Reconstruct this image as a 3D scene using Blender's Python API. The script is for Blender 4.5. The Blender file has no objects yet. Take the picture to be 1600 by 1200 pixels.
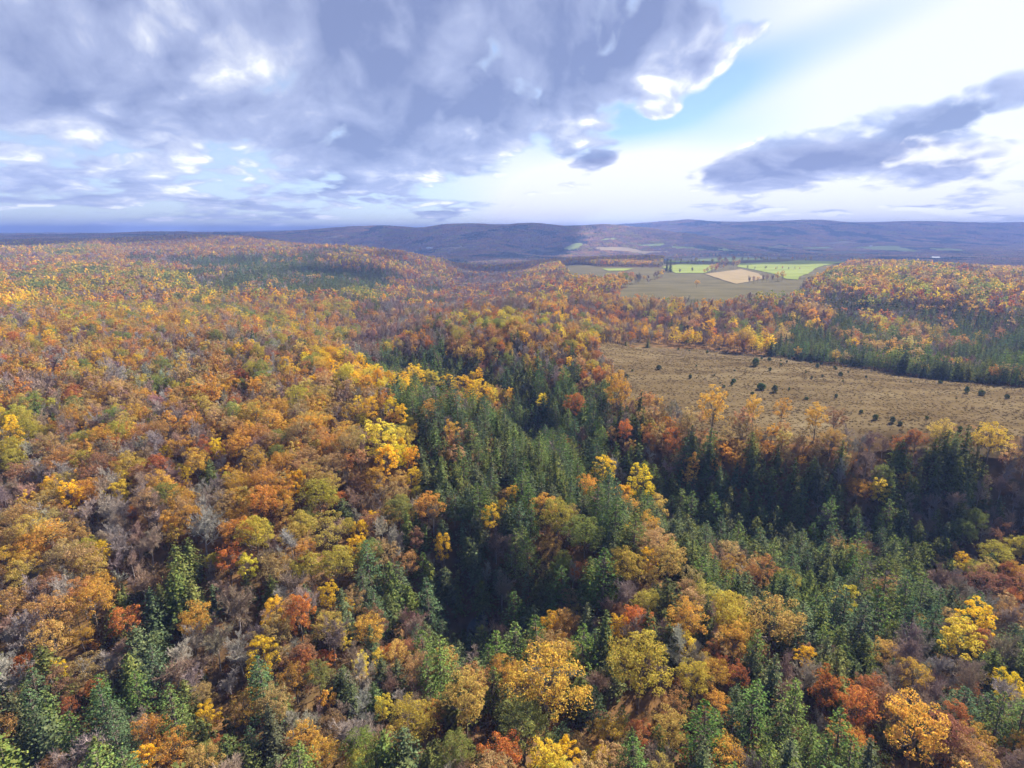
import bpy, math, random
import numpy as np
from mathutils import Vector, Matrix

S = bpy.context.scene
COL = S.collection
random.seed(7)
rng = np.random.default_rng(11)
R = math.radians

# ------------------------------------------------------------------ camera, sky, sun, exposure
TH = R(14.5)                      # the drone camera looks 14.5 degrees down
FPX = 920.0                       # focal length in pixels of a 1600 px wide picture
CZ = 100.0
cam_d = bpy.data.cameras.new('camera')
cam = bpy.data.objects.new('camera', cam_d)
COL.objects.link(cam)
cam.location = (0, 0, CZ)
cam.rotation_euler = (R(90) - TH, 0, 0)
cam_d.sensor_width = 36
cam_d.lens = 36 * FPX / 1600
cam_d.clip_start = 0.5
cam_d.clip_end = 200000
S.camera = cam

SUN_AZ, SUN_EL = R(46), R(36)     # azimuth measured from +Y towards +X
world = bpy.data.worlds.new('World')
S.world = world
world.use_nodes = True
wn = world.node_tree
wn.nodes.clear()
sky = wn.nodes.new('ShaderNodeTexSky')
sky.sky_type = 'NISHITA'
sky.sun_disc = False
sky.sun_elevation = SUN_EL
sky.sun_rotation = SUN_AZ
sky.altitude = 400
sky.air_density = 0.8
sky.dust_density = 0.4
sky.ozone_density = 4.0
bg = wn.nodes.new('ShaderNodeBackground')
bg.inputs['Strength'].default_value = 0.05
wo = wn.nodes.new('ShaderNodeOutputWorld')
wn.links.new(sky.outputs[0], bg.inputs['Color'])
wn.links.new(bg.outputs[0], wo.inputs['Surface'])

sun_d = bpy.data.lights.new('sun', 'SUN')
sun_d.energy = 5.0
sun_d.angle = R(0.6)
sun_d.color = (1.0, 0.93, 0.82)
sun = bpy.data.objects.new('sun', sun_d)
COL.objects.link(sun)
sv = Vector((math.sin(SUN_AZ) * math.cos(SUN_EL), math.cos(SUN_AZ) * math.cos(SUN_EL), math.sin(SUN_EL)))
sun.rotation_euler = sv.to_track_quat('Z', 'Y').to_euler()

S.view_settings.view_transform = 'Standard'
S.view_settings.look = 'None'
S.view_settings.exposure = 1.6
S.view_settings.gamma = 1
S.cycles.use_denoising = True
S.cycles.denoiser = 'OPENIMAGEDENOISE'
S.cycles.denoising_input_passes = 'RGB_ALBEDO_NORMAL'
S.cycles.denoising_prefilter = 'ACCURATE'
S.cycles.max_bounces = 6
S.cycles.diffuse_bounces = 2
S.cycles.glossy_bounces = 1
S.cycles.transmission_bounces = 3
S.cycles.transparent_max_bounces = 8
S.cycles.volume_bounces = 1
S.cycles.caustics_reflective = False
S.cycles.caustics_refractive = False
S.cycles.use_light_tree = False

# ------------------------------------------------------------------ small helpers
def tag(o, label=None, cat=None, group=None, kind=None):
    if label: o['label'] = label
    if cat: o['category'] = cat
    if group: o['group'] = group
    if kind: o['kind'] = kind
    return o

def mesh_np(name, verts, faces4=None, faces3=None, mats=(), mat_index=None, smooth=False):
    """verts (n,3); faces4 (m,4); faces3 (k,3)"""
    me = bpy.data.meshes.new(name)
    verts = np.asarray(verts, dtype=np.float32).reshape(-1, 3)
    loops, starts, n = [], [], 0
    if faces4 is not None and len(faces4):
        f = np.asarray(faces4, dtype=np.int32); loops.append(f.ravel()); starts.append(np.arange(len(f)) * 4 + n); n += f.size
    if faces3 is not None and len(faces3):
        f = np.asarray(faces3, dtype=np.int32); loops.append(f.ravel()); starts.append(np.arange(len(f)) * 3 + n); n += f.size
    me.vertices.add(len(verts)); me.vertices.foreach_set('co', verts.ravel())
    if loops:
        lo = np.concatenate(loops); st = np.concatenate(starts).astype(np.int32)
        me.loops.add(len(lo)); me.loops.foreach_set('vertex_index', lo)
        me.polygons.add(len(st)); me.polygons.foreach_set('loop_start', st)
        if mat_index is not None: me.polygons.foreach_set('material_index', np.asarray(mat_index, dtype=np.int32))
        if smooth: me.polygons.foreach_set('use_smooth', np.ones(len(st), dtype=bool))
    for m in mats: me.materials.append(m)
    me.update(calc_edges=True)
    return me

def link(name, me, parent=None, loc=(0, 0, 0)):
    o = bpy.data.objects.new(name, me); COL.objects.link(o)
    o.location = loc
    if parent is not None: o.parent = parent
    return o

def smooth(a, b, x):
    t = np.clip((x - a) / (b - a), 0, 1)
    return t * t * (3 - 2 * t)

_perm = np.random.default_rng(3).random((256, 256))
def vnoise(x, y):
    xi = np.floor(x).astype(int); yi = np.floor(y).astype(int)
    fx = x - xi; fy = y - yi
    fx = fx * fx * (3 - 2 * fx); fy = fy * fy * (3 - 2 * fy)
    g = lambda a, b: _perm[(a) & 255, (b) & 255]
    return ((g(xi, yi) * (1 - fx) + g(xi + 1, yi) * fx) * (1 - fy) + (g(xi, yi + 1) * (1 - fx) + g(xi + 1, yi + 1) * fx) * fy) * 2 - 1
def fbm(x, y, o=4):
    s = 0; a = 1.0; t = 0
    for i in range(o):
        s = s + a * vnoise(x + 17.3 * i, y - 9.1 * i); t += a; a *= 0.5; x = x * 2.03; y = y * 2.03
    return s / t

def ray(px, py):
    """horizontal X per metre of Y, and Z per metre of Y, along the sight line of a picture point"""
    a = (px - 800) / FPX; b = (600 - py) / FPX
    yy = b * math.sin(TH) + math.cos(TH)
    return a / yy, (b * math.cos(TH) - math.sin(TH)) / yy
def project(x, y, z):
    dz = z - CZ
    d = y * math.cos(TH) - dz * math.sin(TH)
    u = y * math.sin(TH) + dz * math.cos(TH)
    return 800 + FPX * x / d, 600 - FPX * u / d, d

# ------------------------------------------------------------------ terrain
CP = {
 95:  [(-400,-14),(0,-18),(300,-20),(600,-21),(800,-17),(1000,-20),(1300,-28),(1600,-28),(2000,-30)],
 140: [(-400,0),(0,-8),(250,-13),(450,-18),(620,-24),(740,-32),(860,-25),(1000,-18),(1200,-24),(1400,-28),(1600,-30),(2000,-32)],
 172: [(-400,5),(0,0),(250,-2),(450,-7),(600,-20),(740,-43),(850,-28),(980,-12),(1100,-22),(1300,-34),(1600,-38),(2000,-38)],
 200: [(-400,8),(0,4),(300,3),(500,-1),(620,-11),(750,-9),(850,-12),(960,-10),(1080,-21),(1200,-31),(1400,-35),(1600,-37),(2000,-38)],
 240: [(-400,10),(0,7),(300,8),(500,8),(620,4),(720,0),(850,-5),(950,-20),(1050,-30),(1200,-32),(1400,-30),(1600,-29),(2000,-28)],
 222: [(1050,-30),(1200,-36),(1400,-38),(1600,-38),(2000,-36)],
 262: [(960,-16),(1060,-12),(1150,-5),(1300,-2),(1450,-1),(1600,0),(1900,0)],
 290: [(-400,12),(0,10),(300,11),(500,12),(640,12),(740,9),(790,-4),(840,-24),(880,-15),(960,-3),(1060,-1),(1150,0),(1300,0),(1600,0),(2000,0)],
 335: [(-400,13),(0,12),(300,13),(500,13),(620,10),(680,-8),(760,-27),(830,-32),(890,-12),(960,0),(1100,0),(1350,0),(1600,0),(2000,0)],
 395: [(-400,14),(0,13),(300,14),(520,14),(600,2),(660,-26),(740,-20),(820,-4),(900,3),(1000,0),(1300,0),(1600,-3),(2000,-3)],
 460: [(-400,15),(0,14),(300,14),(480,12),(560,-12),(620,-25),(700,2),(800,13),(900,8),(1000,0),(1200,0),(1350,-12),(1600,-16),(2000,-16)],
 560: [(-400,12),(0,10),(250,8),(430,0),(530,-22),(600,-18),(680,10),(800,15),(900,8),(1000,-12),(1200,-20),(1600,-24),(2000,-24)],
 700: [(-400,8),(0,4),(250,0),(450,-8),(560,-28),(620,-24),(720,5),(830,10),(950,-16),(1100,-18),(1300,-22),(1600,-20),(2000,-20)],
 900: [(-400,18),(0,14),(250,10),(450,0),(600,-15),(660,-30),(760,-18),(850,-2),(950,0),(1050,0),(1200,-3),(1320,-4),(1450,5),(1600,2),(2000,2)],
 1150:[(-400,30),(0,26),(250,18),(400,12),(550,-5),(680,-32),(760,-30),(840,-10),(900,0),(1050,0),(1200,0),(1280,0),(1400,13),(1600,7),(2000,2)],
 1450:[(-400,40),(0,35),(250,20),(400,20),(550,10),(680,-20),(770,-38),(830,-10),(900,0),(1100,0),(1250,0),(1380,8),(1500,8),(1600,-4),(2000,-14)],
 1800:[(-400,45),(0,40),(250,35),(400,45),(520,48),(640,28),(740,-25),(800,-38),(860,-5),(1000,0),(1200,0),(1350,0),(1500,-12),(1700,-32),(2000,-40)],
 2300:[(-400,60),(0,54),(250,62),(380,60),(480,35),(600,8),(740,-42),(850,-20),(1000,-5),(1200,-3),(1350,-16),(1500,-45),(1700,-50),(2000,-50)],
 2750:[(-400,55),(0,50),(150,62),(300,78),(400,62),(500,25),(640,-32),(850,-55),(1100,-50),(1400,-55),(1600,-55),(2000,-55)],
 3600:[(-400,30),(0,28),(200,48),(300,40),(450,0),(640,-55),(850,-60),(1100,-60),(1350,-60),(1600,-60),(2000,-60)],
 4600:[(-400,60),(0,55),(200,72),(350,78),(440,40),(520,-20),(640,-48),(850,-45),(1000,-52),(1200,-60),(1600,-60),(2000,-60)],
 5500:[(-400,50),(0,50),(350,82),(440,80),(520,108),(600,138),(700,160),(760,150),(840,172),(940,150),(1010,118),(1090,58),(1200,-35),(1400,-60),(1600,-60),(2000,-60)],
 6500:[(-400,60),(0,60),(400,60),(700,60),(900,60),(1100,-20),(1300,-45),(1600,-45),(2000,-40)],
 7500:[(-400,60),(0,60),(400,60),(800,80),(1000,60),(1100,75),(1250,130),(1330,120),(1450,60),(1600,30),(2000,30)],
 8700:[(-400,50),(0,50),(300,45),(480,80),(800,170),(940,150),(1010,195),(1080,240),(1180,225),(1290,245),(1360,190),(1440,215),(1500,185),(1600,190),(2000,200)],
 12000:[(-400,50),(0,40),(300,50),(480,110),(700,90),(1100,80),(1600,90),(2000,90)],
 18000:[(-400,30),(0,30),(480,100),(800,80),(1200,80),(1600,80),(2000,80)],
}
fw = lambda l: 0.75 + 1.5 * smooth(6.8, 8.4, l)
cp, cv = [], []
for Y, row in CP.items():
    for px, z in row:
        d = Y * math.cos(TH) + (CZ - z) * math.sin(TH)
        x = (px - 800) / FPX * d
        cp.append((math.atan2(x, Y) * fw(math.log(math.hypot(x, Y))), math.log(math.hypot(x, Y)))); cv.append(z)
cp = np.array(cp); cv = np.array(cv, float)
_k = lambda d2: np.sqrt(d2 + 0.002)
D = _k(((cp[:, None] - cp[None]) ** 2).sum(-1))
nC = len(cp)
Am = np.zeros((nC + 3, nC + 3)); Am[:nC, :nC] = D + np.eye(nC) * -0.006
Am[:nC, nC] = 1; Am[nC, :nC] = 1; Am[:nC, nC + 1:] = cp; Am[nC + 1:, :nC] = cp.T
wts = np.linalg.solve(Am, np.concatenate([cv, np.zeros(3)]))
def base_height(phi, lr):
    q = np.stack([phi.ravel() * fw(lr.ravel()), lr.ravel()], 1)
    out = np.empty(len(q))
    for i in range(0, len(q), 4000):
        qq = q[i:i + 4000]
        out[i:i + 4000] = _k(((qq[:, None] - cp[None]) ** 2).sum(-1)) @ wts[:nC] + wts[nC] + qq @ wts[nC + 1:]
    return out.reshape(phi.shape)

phis = np.concatenate([np.linspace(-math.pi, -1.0, 30)[:-1], np.linspace(-1.0, 1.0, 381), np.linspace(1.0, math.pi, 30)[1:]])
lrs = np.concatenate([np.log(np.array([3, 10, 25, 45, 60])), np.linspace(math.log(70), math.log(24000), 520)])
PH, LR = np.meshgrid(phis, lrs)          # rows = range
# coarse evaluation of the smooth surface, then bilinear
cph = np.linspace(-0.98, 0.98, 150); clr = np.linspace(math.log(85), math.log(24000), 170)
CH = base_height(*np.meshgrid(cph, clr))
def grid_sample(G, gx, gy, x, y):
    fx = np.clip(np.interp(x, gx, np.arange(len(gx))), 0, len(gx) - 1.001)
    fy = np.clip(np.interp(y, gy, np.arange(len(gy))), 0, len(gy) - 1.001)
    i = fx.astype(int); j = fy.astype(int); fx = fx - i; fy = fy - j
    return (G[j, i] * (1 - fx) + G[j, i + 1] * fx) * (1 - fy) + (G[j + 1, i] * (1 - fx) + G[j + 1, i + 1] * fx) * fy
HZ = grid_sample(CH, cph, clr, np.clip(PH, -0.98, 0.98), np.clip(LR, math.log(85), math.log(17000)))
back = smooth(1.1, 2.2, np.abs(PH))
HZ = HZ * (1 - back) + (-12) * back
GX = np.exp(LR) * np.sin(PH); GY = np.exp(LR) * np.cos(PH)
rr = np.exp(LR)
flat = smooth(2, 6, np.abs(HZ)) * (rr > 250) + (rr <= 250)
HZ = HZ + fbm(GX / 45, GY / 45, 3) * 2.2 * flat * smooth(60, 200, rr)
HZ = HZ + fbm(GX / 420 + 5, GY / 420, 4) * 22 * smooth(1200, 4500, rr) * smooth(5, 70, np.abs(HZ + 58)) * (0.15 + 0.85 * smooth(2300, 3200, rr))
HZ = HZ + fbm(GX / 170 + 5, GY / 210, 3) * 11 * smooth(520, 900, rr) * (1 - smooth(2400, 3200, rr)) * smooth(2, 9, np.abs(HZ))
HZ = HZ + fbm(GX / 1500 + 5, GY / 1100, 3) * 22 * smooth(4500, 9000, rr) * smooth(5, 90, np.abs(HZ + 58))
def ground_z(x, y):
    x = np.asarray(x, float); y = np.asarray(y, float)
    return grid_sample(HZ, phis, lrs, np.arctan2(x, y), np.log(np.maximum(np.hypot(x, y), 3.1)))
# greatest sight-line slope met so far along each bearing (used to leave out trees nobody could see)
slope = (HZ + 9 - CZ) / rr
CUM = np.maximum.accumulate(np.where(rr < 60, -9, slope), axis=0)

def hit(px, py, h=0.0, y0=60, y1=16000):
    """where the sight line of a picture point meets the ground raised by h"""
    a, s = ray(px, py)
    Y = np.exp(np.linspace(math.log(y0), math.log(y1), 2600))
    x = a * Y; z = CZ + s * Y
    below = z < ground_z(x, Y) + h
    i = int(np.argmax(below)) if below.any() else len(Y) - 1
    return float(x[i]), float(Y[i])

# ------------------------------------------------------------------ materials
def new_mat(name):
    m = bpy.data.materials.new(name); m.use_nodes = True
    nt = m.node_tree; nt.nodes.clear()
    out = nt.nodes.new('ShaderNodeOutputMaterial')
    return m, nt, out
def nd(nt, typ, **kw):
    n = nt.nodes.new(typ)
    for k, v in kw.items():
        if hasattr(n, k) and not k[0].isupper(): setattr(n, k, v)
    return n
def ramp(nt, stops, fac=None, interp='LINEAR'):
    r = nt.nodes.new('ShaderNodeValToRGB'); r.color_ramp.interpolation = interp
    e = r.color_ramp.elements
    while len(e) < len(stops): e.new(0.5)
    for el, (p, c) in zip(e, stops): el.position = p; el.color = (*c, 1)
    if fac is not None: nt.links.new(fac, r.inputs[0])
    return r
def math_n(nt, op, a, b=None, c=None, clamp=False):
    n = nt.nodes.new('ShaderNodeMath'); n.operation = op; n.use_clamp = clamp
    for i, v in enumerate((a, b, c)):
        if v is None: continue
        if isinstance(v, (int, float)): n.inputs[i].default_value = v
        else: nt.links.new(v, n.inputs[i])
    return n.outputs[0]

def leaf_mat(name, default, transl=0.45, jitter=0.35, hue=0.03):
    """foliage: the tree's own tint (attribute set per tree), varied per leaf; part of the light passes through"""
    m, nt, out = new_mat(name)
    at = nd(nt, 'ShaderNodeAttribute'); at.attribute_type = 'INSTANCER'; at.attribute_name = 'tint'
    geo = nd(nt, 'ShaderNodeNewGeometry')
    hsv = nd(nt, 'ShaderNodeHueSaturation')
    rnd = geo.outputs['Random Per Island']
    h = math_n(nt, 'MULTIPLY_ADD', rnd, hue * 2, 0.5 - hue)
    r2 = math_n(nt, 'FRACT', math_n(nt, 'MULTIPLY', rnd, 37.7))
    v = math_n(nt, 'MULTIPLY_ADD', r2, jitter * 2, 1 - jitter)
    nt.links.new(h, hsv.inputs['Hue']); nt.links.new(v, hsv.inputs['Value'])
    nt.links.new(at.outputs['Color'], hsv.inputs['Color'])
    d = nd(nt, 'ShaderNodeBsdfDiffuse'); t = nd(nt, 'ShaderNodeBsdfTranslucent')
    mx = nd(nt, 'ShaderNodeMixShader'); mx.inputs[0].default_value = transl
    nt.links.new(hsv.outputs[0], d.inputs[0]); nt.links.new(hsv.outputs[0], t.inputs[0])
    nt.links.new(d.outputs[0], mx.inputs[1]); nt.links.new(t.outputs[0], mx.inputs[2])
    nt.links.new(mx.outputs[0], out.inputs['Surface'])
    return m
def bark_mat(name, c1, c2):
    m, nt, out = new_mat(name)
    tc = nd(nt, 'ShaderNodeTexCoord'); no = nd(nt, 'ShaderNodeTexNoise'); no.inputs['Scale'].default_value = 1.3; no.inputs['Detail'].default_value = 2
    nt.links.new(tc.outputs['Object'], no.inputs['Vector'])
    r = ramp(nt, [(0.35, c1), (0.65, c2)], no.outputs[0])
    d = nd(nt, 'ShaderNodeBsdfDiffuse'); nt.links.new(r.outputs[0], d.inputs[0]); nt.links.new(d.outputs[0], out.inputs['Surface'])
    return m
M_leaf = leaf_mat('autumn_leaves', (0.5, 0.2, 0.03), 0.5, 0.3, 0.022)
M_needle = leaf_mat('conifer_needles', (0.05, 0.08, 0.03), 0.25, 0.35, 0.03)
M_bark = bark_mat('bark', (0.10, 0.075, 0.055), (0.22, 0.18, 0.15))
M_twig = leaf_mat('bare_twigs', (0.3, 0.25, 0.25), 0.0, 0.25, 0.02)
M_branch = bark_mat('grey_branches', (0.22, 0.19, 0.18), (0.40, 0.36, 0.34))

def ground_mat():
    m, nt, out = new_mat('forest_floor')
    geo = nd(nt, 'ShaderNodeNewGeometry')
    n1 = nd(nt, 'ShaderNodeTexNoise'); n1.inputs['Scale'].default_value = 0.12; n1.inputs['Detail'].default_value = 8
    n2 = nd(nt, 'ShaderNodeTexNoise'); n2.inputs['Scale'].default_value = 0.012; n2.inputs['Detail'].default_value = 6
    for n in (n1, n2): nt.links.new(geo.outputs['Position'], n.inputs['Vector'])
    r1 = ramp(nt, [(0.3, (0.06, 0.045, 0.025)), (0.5, (0.13, 0.08, 0.04)), (0.62, (0.20, 0.115, 0.05)), (0.75, (0.09, 0.085, 0.04))], n1.outputs[0])
    r2 = ramp(nt, [(0.35, (0.7, 0.75, 0.7)), (0.65, (1.25, 1.1, 0.95))], n2.outputs[0])
    mx = nd(nt, 'ShaderNodeMix'); mx.data_type = 'RGBA'; mx.blend_type = 'MULTIPLY'; mx.inputs[0].default_value = 1
    nt.links.new(r1.outputs[0], mx.inputs[6]); nt.links.new(r2.outputs[0], mx.inputs[7])
    d = nd(nt, 'ShaderNodeBsdfDiffuse'); nt.links.new(mx.outputs[2], d.inputs[0]); nt.links.new(d.outputs[0], out.inputs['Surface'])
    return m
M_ground = ground_mat()

def field_mat(name, cols, scale=0.05, stretch=(1, 1, 1), fine=0.9):
    m, nt, out = new_mat(name)
    geo = nd(nt, 'ShaderNodeNewGeometry'); mp = nd(nt, 'ShaderNodeMapping'); mp.inputs['Scale'].default_value = stretch
    nt.links.new(geo.outputs['Position'], mp.inputs[0])
    n1 = nd(nt, 'ShaderNodeTexNoise'); n1.inputs['Scale'].default_value = scale; n1.inputs['Detail'].default_value = 9; n1.inputs['Roughness'].default_value = 0.62
    n2 = nd(nt, 'ShaderNodeTexNoise'); n2.inputs['Scale'].default_value = fine; n2.inputs['Detail'].default_value = 5; n2.inputs['Roughness'].default_value = 0.7
    nt.links.new(mp.outputs[0], n1.inputs['Vector']); nt.links.new(geo.outputs['Position'], n2.inputs['Vector'])
    s = math_n(nt, 'ADD', math_n(nt, 'MULTIPLY', n1.outputs[0], 0.7), math_n(nt, 'MULTIPLY', n2.outputs[0], 0.3))
    k = len(cols)
    r = ramp(nt, [(0.36 + 0.28 * i / (k - 1), c) for i, c in enumerate(cols)], s)
    bp = nd(nt, 'ShaderNodeBump'); bp.inputs['Strength'].default_value = 0.5; bp.inputs['Distance'].default_value = 0.25
    nt.links.new(n2.outputs[0], bp.inputs['Height'])
    d = nd(nt, 'ShaderNodeBsdfDiffuse'); nt.links.new(r.outputs[0], d.inputs[0]); nt.links.new(bp.outputs[0], d.inputs['Normal'])
    nt.links.new(d.outputs[0], out.inputs['Surface'])
    return m
M_meadow = field_mat('dry_meadow', [(0.072, 0.048, 0.022), (0.105, 0.074, 0.036), (0.135, 0.098, 0.050), (0.175, 0.135, 0.075)], 0.03, (0.5, 1.6, 1), 0.8)
M_olive = field_mat('olive_meadow', [(0.075, 0.065, 0.032), (0.11, 0.095, 0.05), (0.14, 0.12, 0.065)], 0.02, (0.5, 1.2, 1), 0.4)
M_green = field_mat('green_pasture', [(0.15, 0.17, 0.045), (0.20, 0.235, 0.06), (0.25, 0.28, 0.09)], 0.012, (0.5, 1.5, 1), 0.2)
M_stubble = field_mat('stubble', [(0.21, 0.16, 0.085), (0.26, 0.20, 0.11), (0.30, 0.235, 0.14)], 0.02, (1, 3, 1), 0.3)
M_track = field_mat('track_soil', [(0.10, 0.07, 0.035), (0.16, 0.11, 0.055)], 0.1)

# ------------------------------------------------------------------ ground sheet
nr, nc_ = PH.shape
idx = np.arange(nr * nc_).reshape(nr, nc_)
f4 = np.stack([idx[:-1, :-1], idx[1:, :-1], idx[1:, 1:], idx[:-1, 1:]], -1).reshape(-1, 4)[:, ::-1]
ground = link('ground', mesh_np('ground', np.stack([GX, GY, HZ], -1), f4, mats=[M_ground], smooth=True))
tag(ground, 'leaf strewn forest floor of the rolling hills and valleys', 'ground', kind='structure')

# ------------------------------------------------------------------ fields, draped over the ground
def inside(poly, x, y):
    poly = np.asarray(poly); n = len(poly); res = np.zeros(np.shape(x), bool)
    j = n - 1
    for i in range(n):
        xi, yi = poly[i]; xj, yj = poly[j]
        c = ((yi > y) != (yj > y)) & (x < (xj - xi) * (y - yi) / (yj - yi + 1e-12) + xi)
        res ^= c; j = i
    return res
def densify(poly, n):
    poly = np.asarray(poly, float); out = []
    for i in range(len(poly)):
        a = poly[i]; b = poly[(i + 1) % len(poly)]
        for t in np.linspace(0, 1, n, endpoint=False): out.append(a * (1 - t) + b * t)
    return np.array(out)
FIELDS = []
def drape(name, pix, mat, lift, label, cat='field', wob=0.0, keep_trees=False):
    """a field: outline on the ground (world metres), filled with a fine grid that follows the ground"""
    import bmesh
    w = np.array([hit(*p) for p in pix])
    w = densify(w, 8)
    cen = w.mean(0); dist = np.hypot(*cen)
    if wob: w = w + np.stack([fbm(w[:, 0] / (8 + wob * 4), w[:, 1] / (8 + wob * 4)), fbm(w[:, 0] / (8 + wob * 4) + 50, w[:, 1] / (8 + wob * 4))], 1) * wob
    if not keep_trees: FIELDS.append(w)
    bm = bmesh.new()
    vs = [bm.verts.new((x, y, 0)) for x, y in w]
    bm.faces.new(vs)
    x0, y0 = w.min(0); x1, y1 = w.max(0)
    st = max(6.0, dist * 0.012)
    for k in np.arange(x0, x1, st):
        bmesh.ops.bisect_plane(bm, geom=bm.verts[:] + bm.edges[:] + bm.faces[:], plane_co=(k, 0, 0), plane_no=(1, 0, 0))
    for k in np.arange(y0, y1, st * 2):
        bmesh.ops.bisect_plane(bm, geom=bm.verts[:] + bm.edges[:] + bm.faces[:], plane_co=(0, k, 0), plane_no=(0, 1, 0))
    co = np.array([v.co[:] for v in bm.verts]); z = ground_z(co[:, 0], co[:, 1]) + lift
    for v, zz in zip(bm.verts, z): v.co.z = zz
    bmesh.ops.recalc_face_normals(bm, faces=bm.faces[:])
    me = bpy.data.meshes.new(name); bm.to_mesh(me); bm.free(); me.materials.append(mat)
    for p in me.polygons: p.use_smooth = True
    if sum(p.normal.z for p in me.polygons) < 0: me.flip_normals()
    return tag(link(name, me), label, cat, kind='structure')

drape('field', [(925,541),(1000,542),(1130,549),(1250,563),(1400,584),(1600,607),(1850,635),(1850,750),(1600,718),(1450,705),(1300,696),(1150,686),(1045,662),(988,640),(968,604),(945,572)], M_meadow, 0.25, 'broad dry brown meadow dotted with small evergreens', wob=2.5)
FARM = [(1034,417,0),(1036,405,0),(1090,402.5,0),(1200,400.5,0),(1375,404.5,0),(1378,412,0),(1290,423,10),(1258,440,12),(1250,450,14),(1238,459,15),(1100,465,15),(968,463,15),(965,457,0),(985,447,0),(1010,441,0),(1035,434,0)]
drape('field', FARM, M_olive, 0.6, 'dull olive meadow in front of the ploughed square field', wob=2)
drape('field', [(1100,428.8),(1158,421.5),(1184,427.7),(1194,436),(1150,445)], M_stubble, 1.6, 'straw coloured stubble field on the farm plateau', wob=4)
drape('field', [(1034,418),(1068,412.5),(1117,415),(1119,420),(1100,427.6),(1057,427.8),(1046,422)], M_green, 1.6, 'bright green pasture beside the pair of dark spruces', wob=6)
drape('field', [(1151,412.5),(1231,409),(1349,407.5),(1368,411),(1273,420.6),(1245,438),(1228,437),(1203,427),(1169,420.6),(1152,417)], M_green, 1.6, 'large bright green pasture beyond the tan stubble field', wob=6)
drape('field', [(1043,408.4),(1090,405.4),(1152,402.5),(1197,404.3),(1147,408.8),(1090,409),(1045,411)], M_green, 1.6, 'narrow green pasture behind the hedgerow of the farm plateau', wob=6)
drape('field', [(867,415.5,0),(940,417,0),(1033,418,0),(1038,431,0),(1008,437,8),(985,437,14),(940,434,14),(890,426,14)], M_olive, 0.5, 'olive tan hay meadow at the head of the creek ravine', wob=6)
drape('field', [(940,420.5),(990,420.5),(975,424),(950,424)], M_green, 1.6, 'small green strip within the olive hay meadow', keep_trees=True)
FAR = [([(985,383),(1035,381),(1060,384),(1010,386)], M_green, 'pale pasture at the foot of the wooded spur'),
 ([(1190,386),(1235,383),(1240,386),(1200,389)], M_green, 'short green field under the blue hills'),
 ([(1270,379),(1320,377),(1345,380),(1290,382)], M_stubble, 'straw coloured clearing on the blue foothill'),
 ([(840,392),(870,390),(872,394),(845,395)], M_olive, 'olive field by the creek mouth'),
 ([(1440,388),(1500,390),(1520,394),(1460,394)], M_green, 'far green field below the right ridge'),
 ([(877,389),(900,381),(908,381),(914,389),(890,393)], M_green, 'small pale green field below the long wooded ridge'),
 ([(925,388),(985,388),(1050,393),(1045,396),(985,396),(935,394)], M_stubble, 'long tan field on the far valley floor'),
 ([(1043,386),(1075,386),(1112,392),(1060,392)], M_green, 'pale green field beyond the long tan field'),
 ([(1115,389),(1135,389),(1155,395),(1125,395)], M_green, 'wedge of green field beside a wooded spur'),
 ([(1155,394),(1200,393),(1235,396),(1180,398)], M_olive, 'thin olive field on the far valley floor'),
 ([(1238,388),(1292,386),(1312,390),(1260,391)], M_green, 'green field at the foot of the blue hills'),
 ([(1330,388),(1372,385),(1402,385),(1428,391),(1468,396),(1415,395),(1360,392)], M_green, 'long bright green field beneath the blue ridge'),
 ([(1255,393),(1330,393),(1410,397),(1340,399),(1270,398)], M_olive, 'teal tinted farmland on the far valley floor'),
 ([(935,377),(962,372),(962,377),(940,379)], M_green, 'tiny clearing on the face of the long ridge'),
 ([(655,390.5),(690,389),(745,386.5),(745,388.5),(690,391.5)], M_stubble, 'tan clearing around the distant white barn'),
 ([(1425,404),(1480,403),(1475,406),(1430,406)], M_stubble, 'bare yard around the pale shed in the valley'),
 ([(500,372),(535,368),(540,370),(505,375)], M_stubble, 'tan hay strip on the slope of the long ridge')]
for pts, mt, lab in FAR: drape('field', pts, mt, 5.0, lab, wob=22)

def ribbon(name, pix, width, mat, lift, label, cat, smooth_z=False):
    w = np.array([hit(px, py) if py < 1190 else hit(px, py) for px, py in pix])
    seg = []
    for i in range(len(w) - 1):
        for t in np.linspace(0, 1, 14, endpoint=False): seg.append(w[i] * (1 - t) + w[i + 1] * t)
    seg = np.array(seg + [w[-1]]); seg += np.stack([fbm(seg[:, 0] / 20, seg[:, 1] / 20), fbm(seg[:, 0] / 20 + 9, seg[:, 1] / 20)], 1) * 1.5
    for _ in range(3): seg[1:-1] = (seg[:-2] + seg[1:-1] * 2 + seg[2:]) / 4
    t = np.gradient(seg, axis=0); t /= np.linalg.norm(t, axis=1)[:, None]; nrm = np.stack([-t[:, 1], t[:, 0]], 1)
    rows = [seg + nrm * k * width for k in (-0.5, 0, 0.5)]
    v = np.stack(rows, 1); z = ground_z(v[..., 0], v[..., 1]) + lift
    V = np.concatenate([v, z[..., None]], -1).reshape(-1, 3); n = len(seg)
    I = np.arange(n * 3).reshape(n, 3)
    f = np.stack([I[:-1, :-1], I[:-1, 1:], I[1:, 1:], I[1:, :-1]], -1).reshape(-1, 4)
    me = mesh_np(name, V, f, mats=[mat], smooth=True)
    if sum(p.normal.z for p in me.polygons) < 0: me.flip_normals()
    return tag(link(name, me), label, cat, kind='structure')
ribbon('path', [(1330,583),(1380,597),(1430,618),(1480,640),(1540,660),(1620,682)], 1.6, M_track, 0.32, 'faint mown track across the brown meadow', 'path')
mw, nt, out = new_mat('creek_water')
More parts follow.
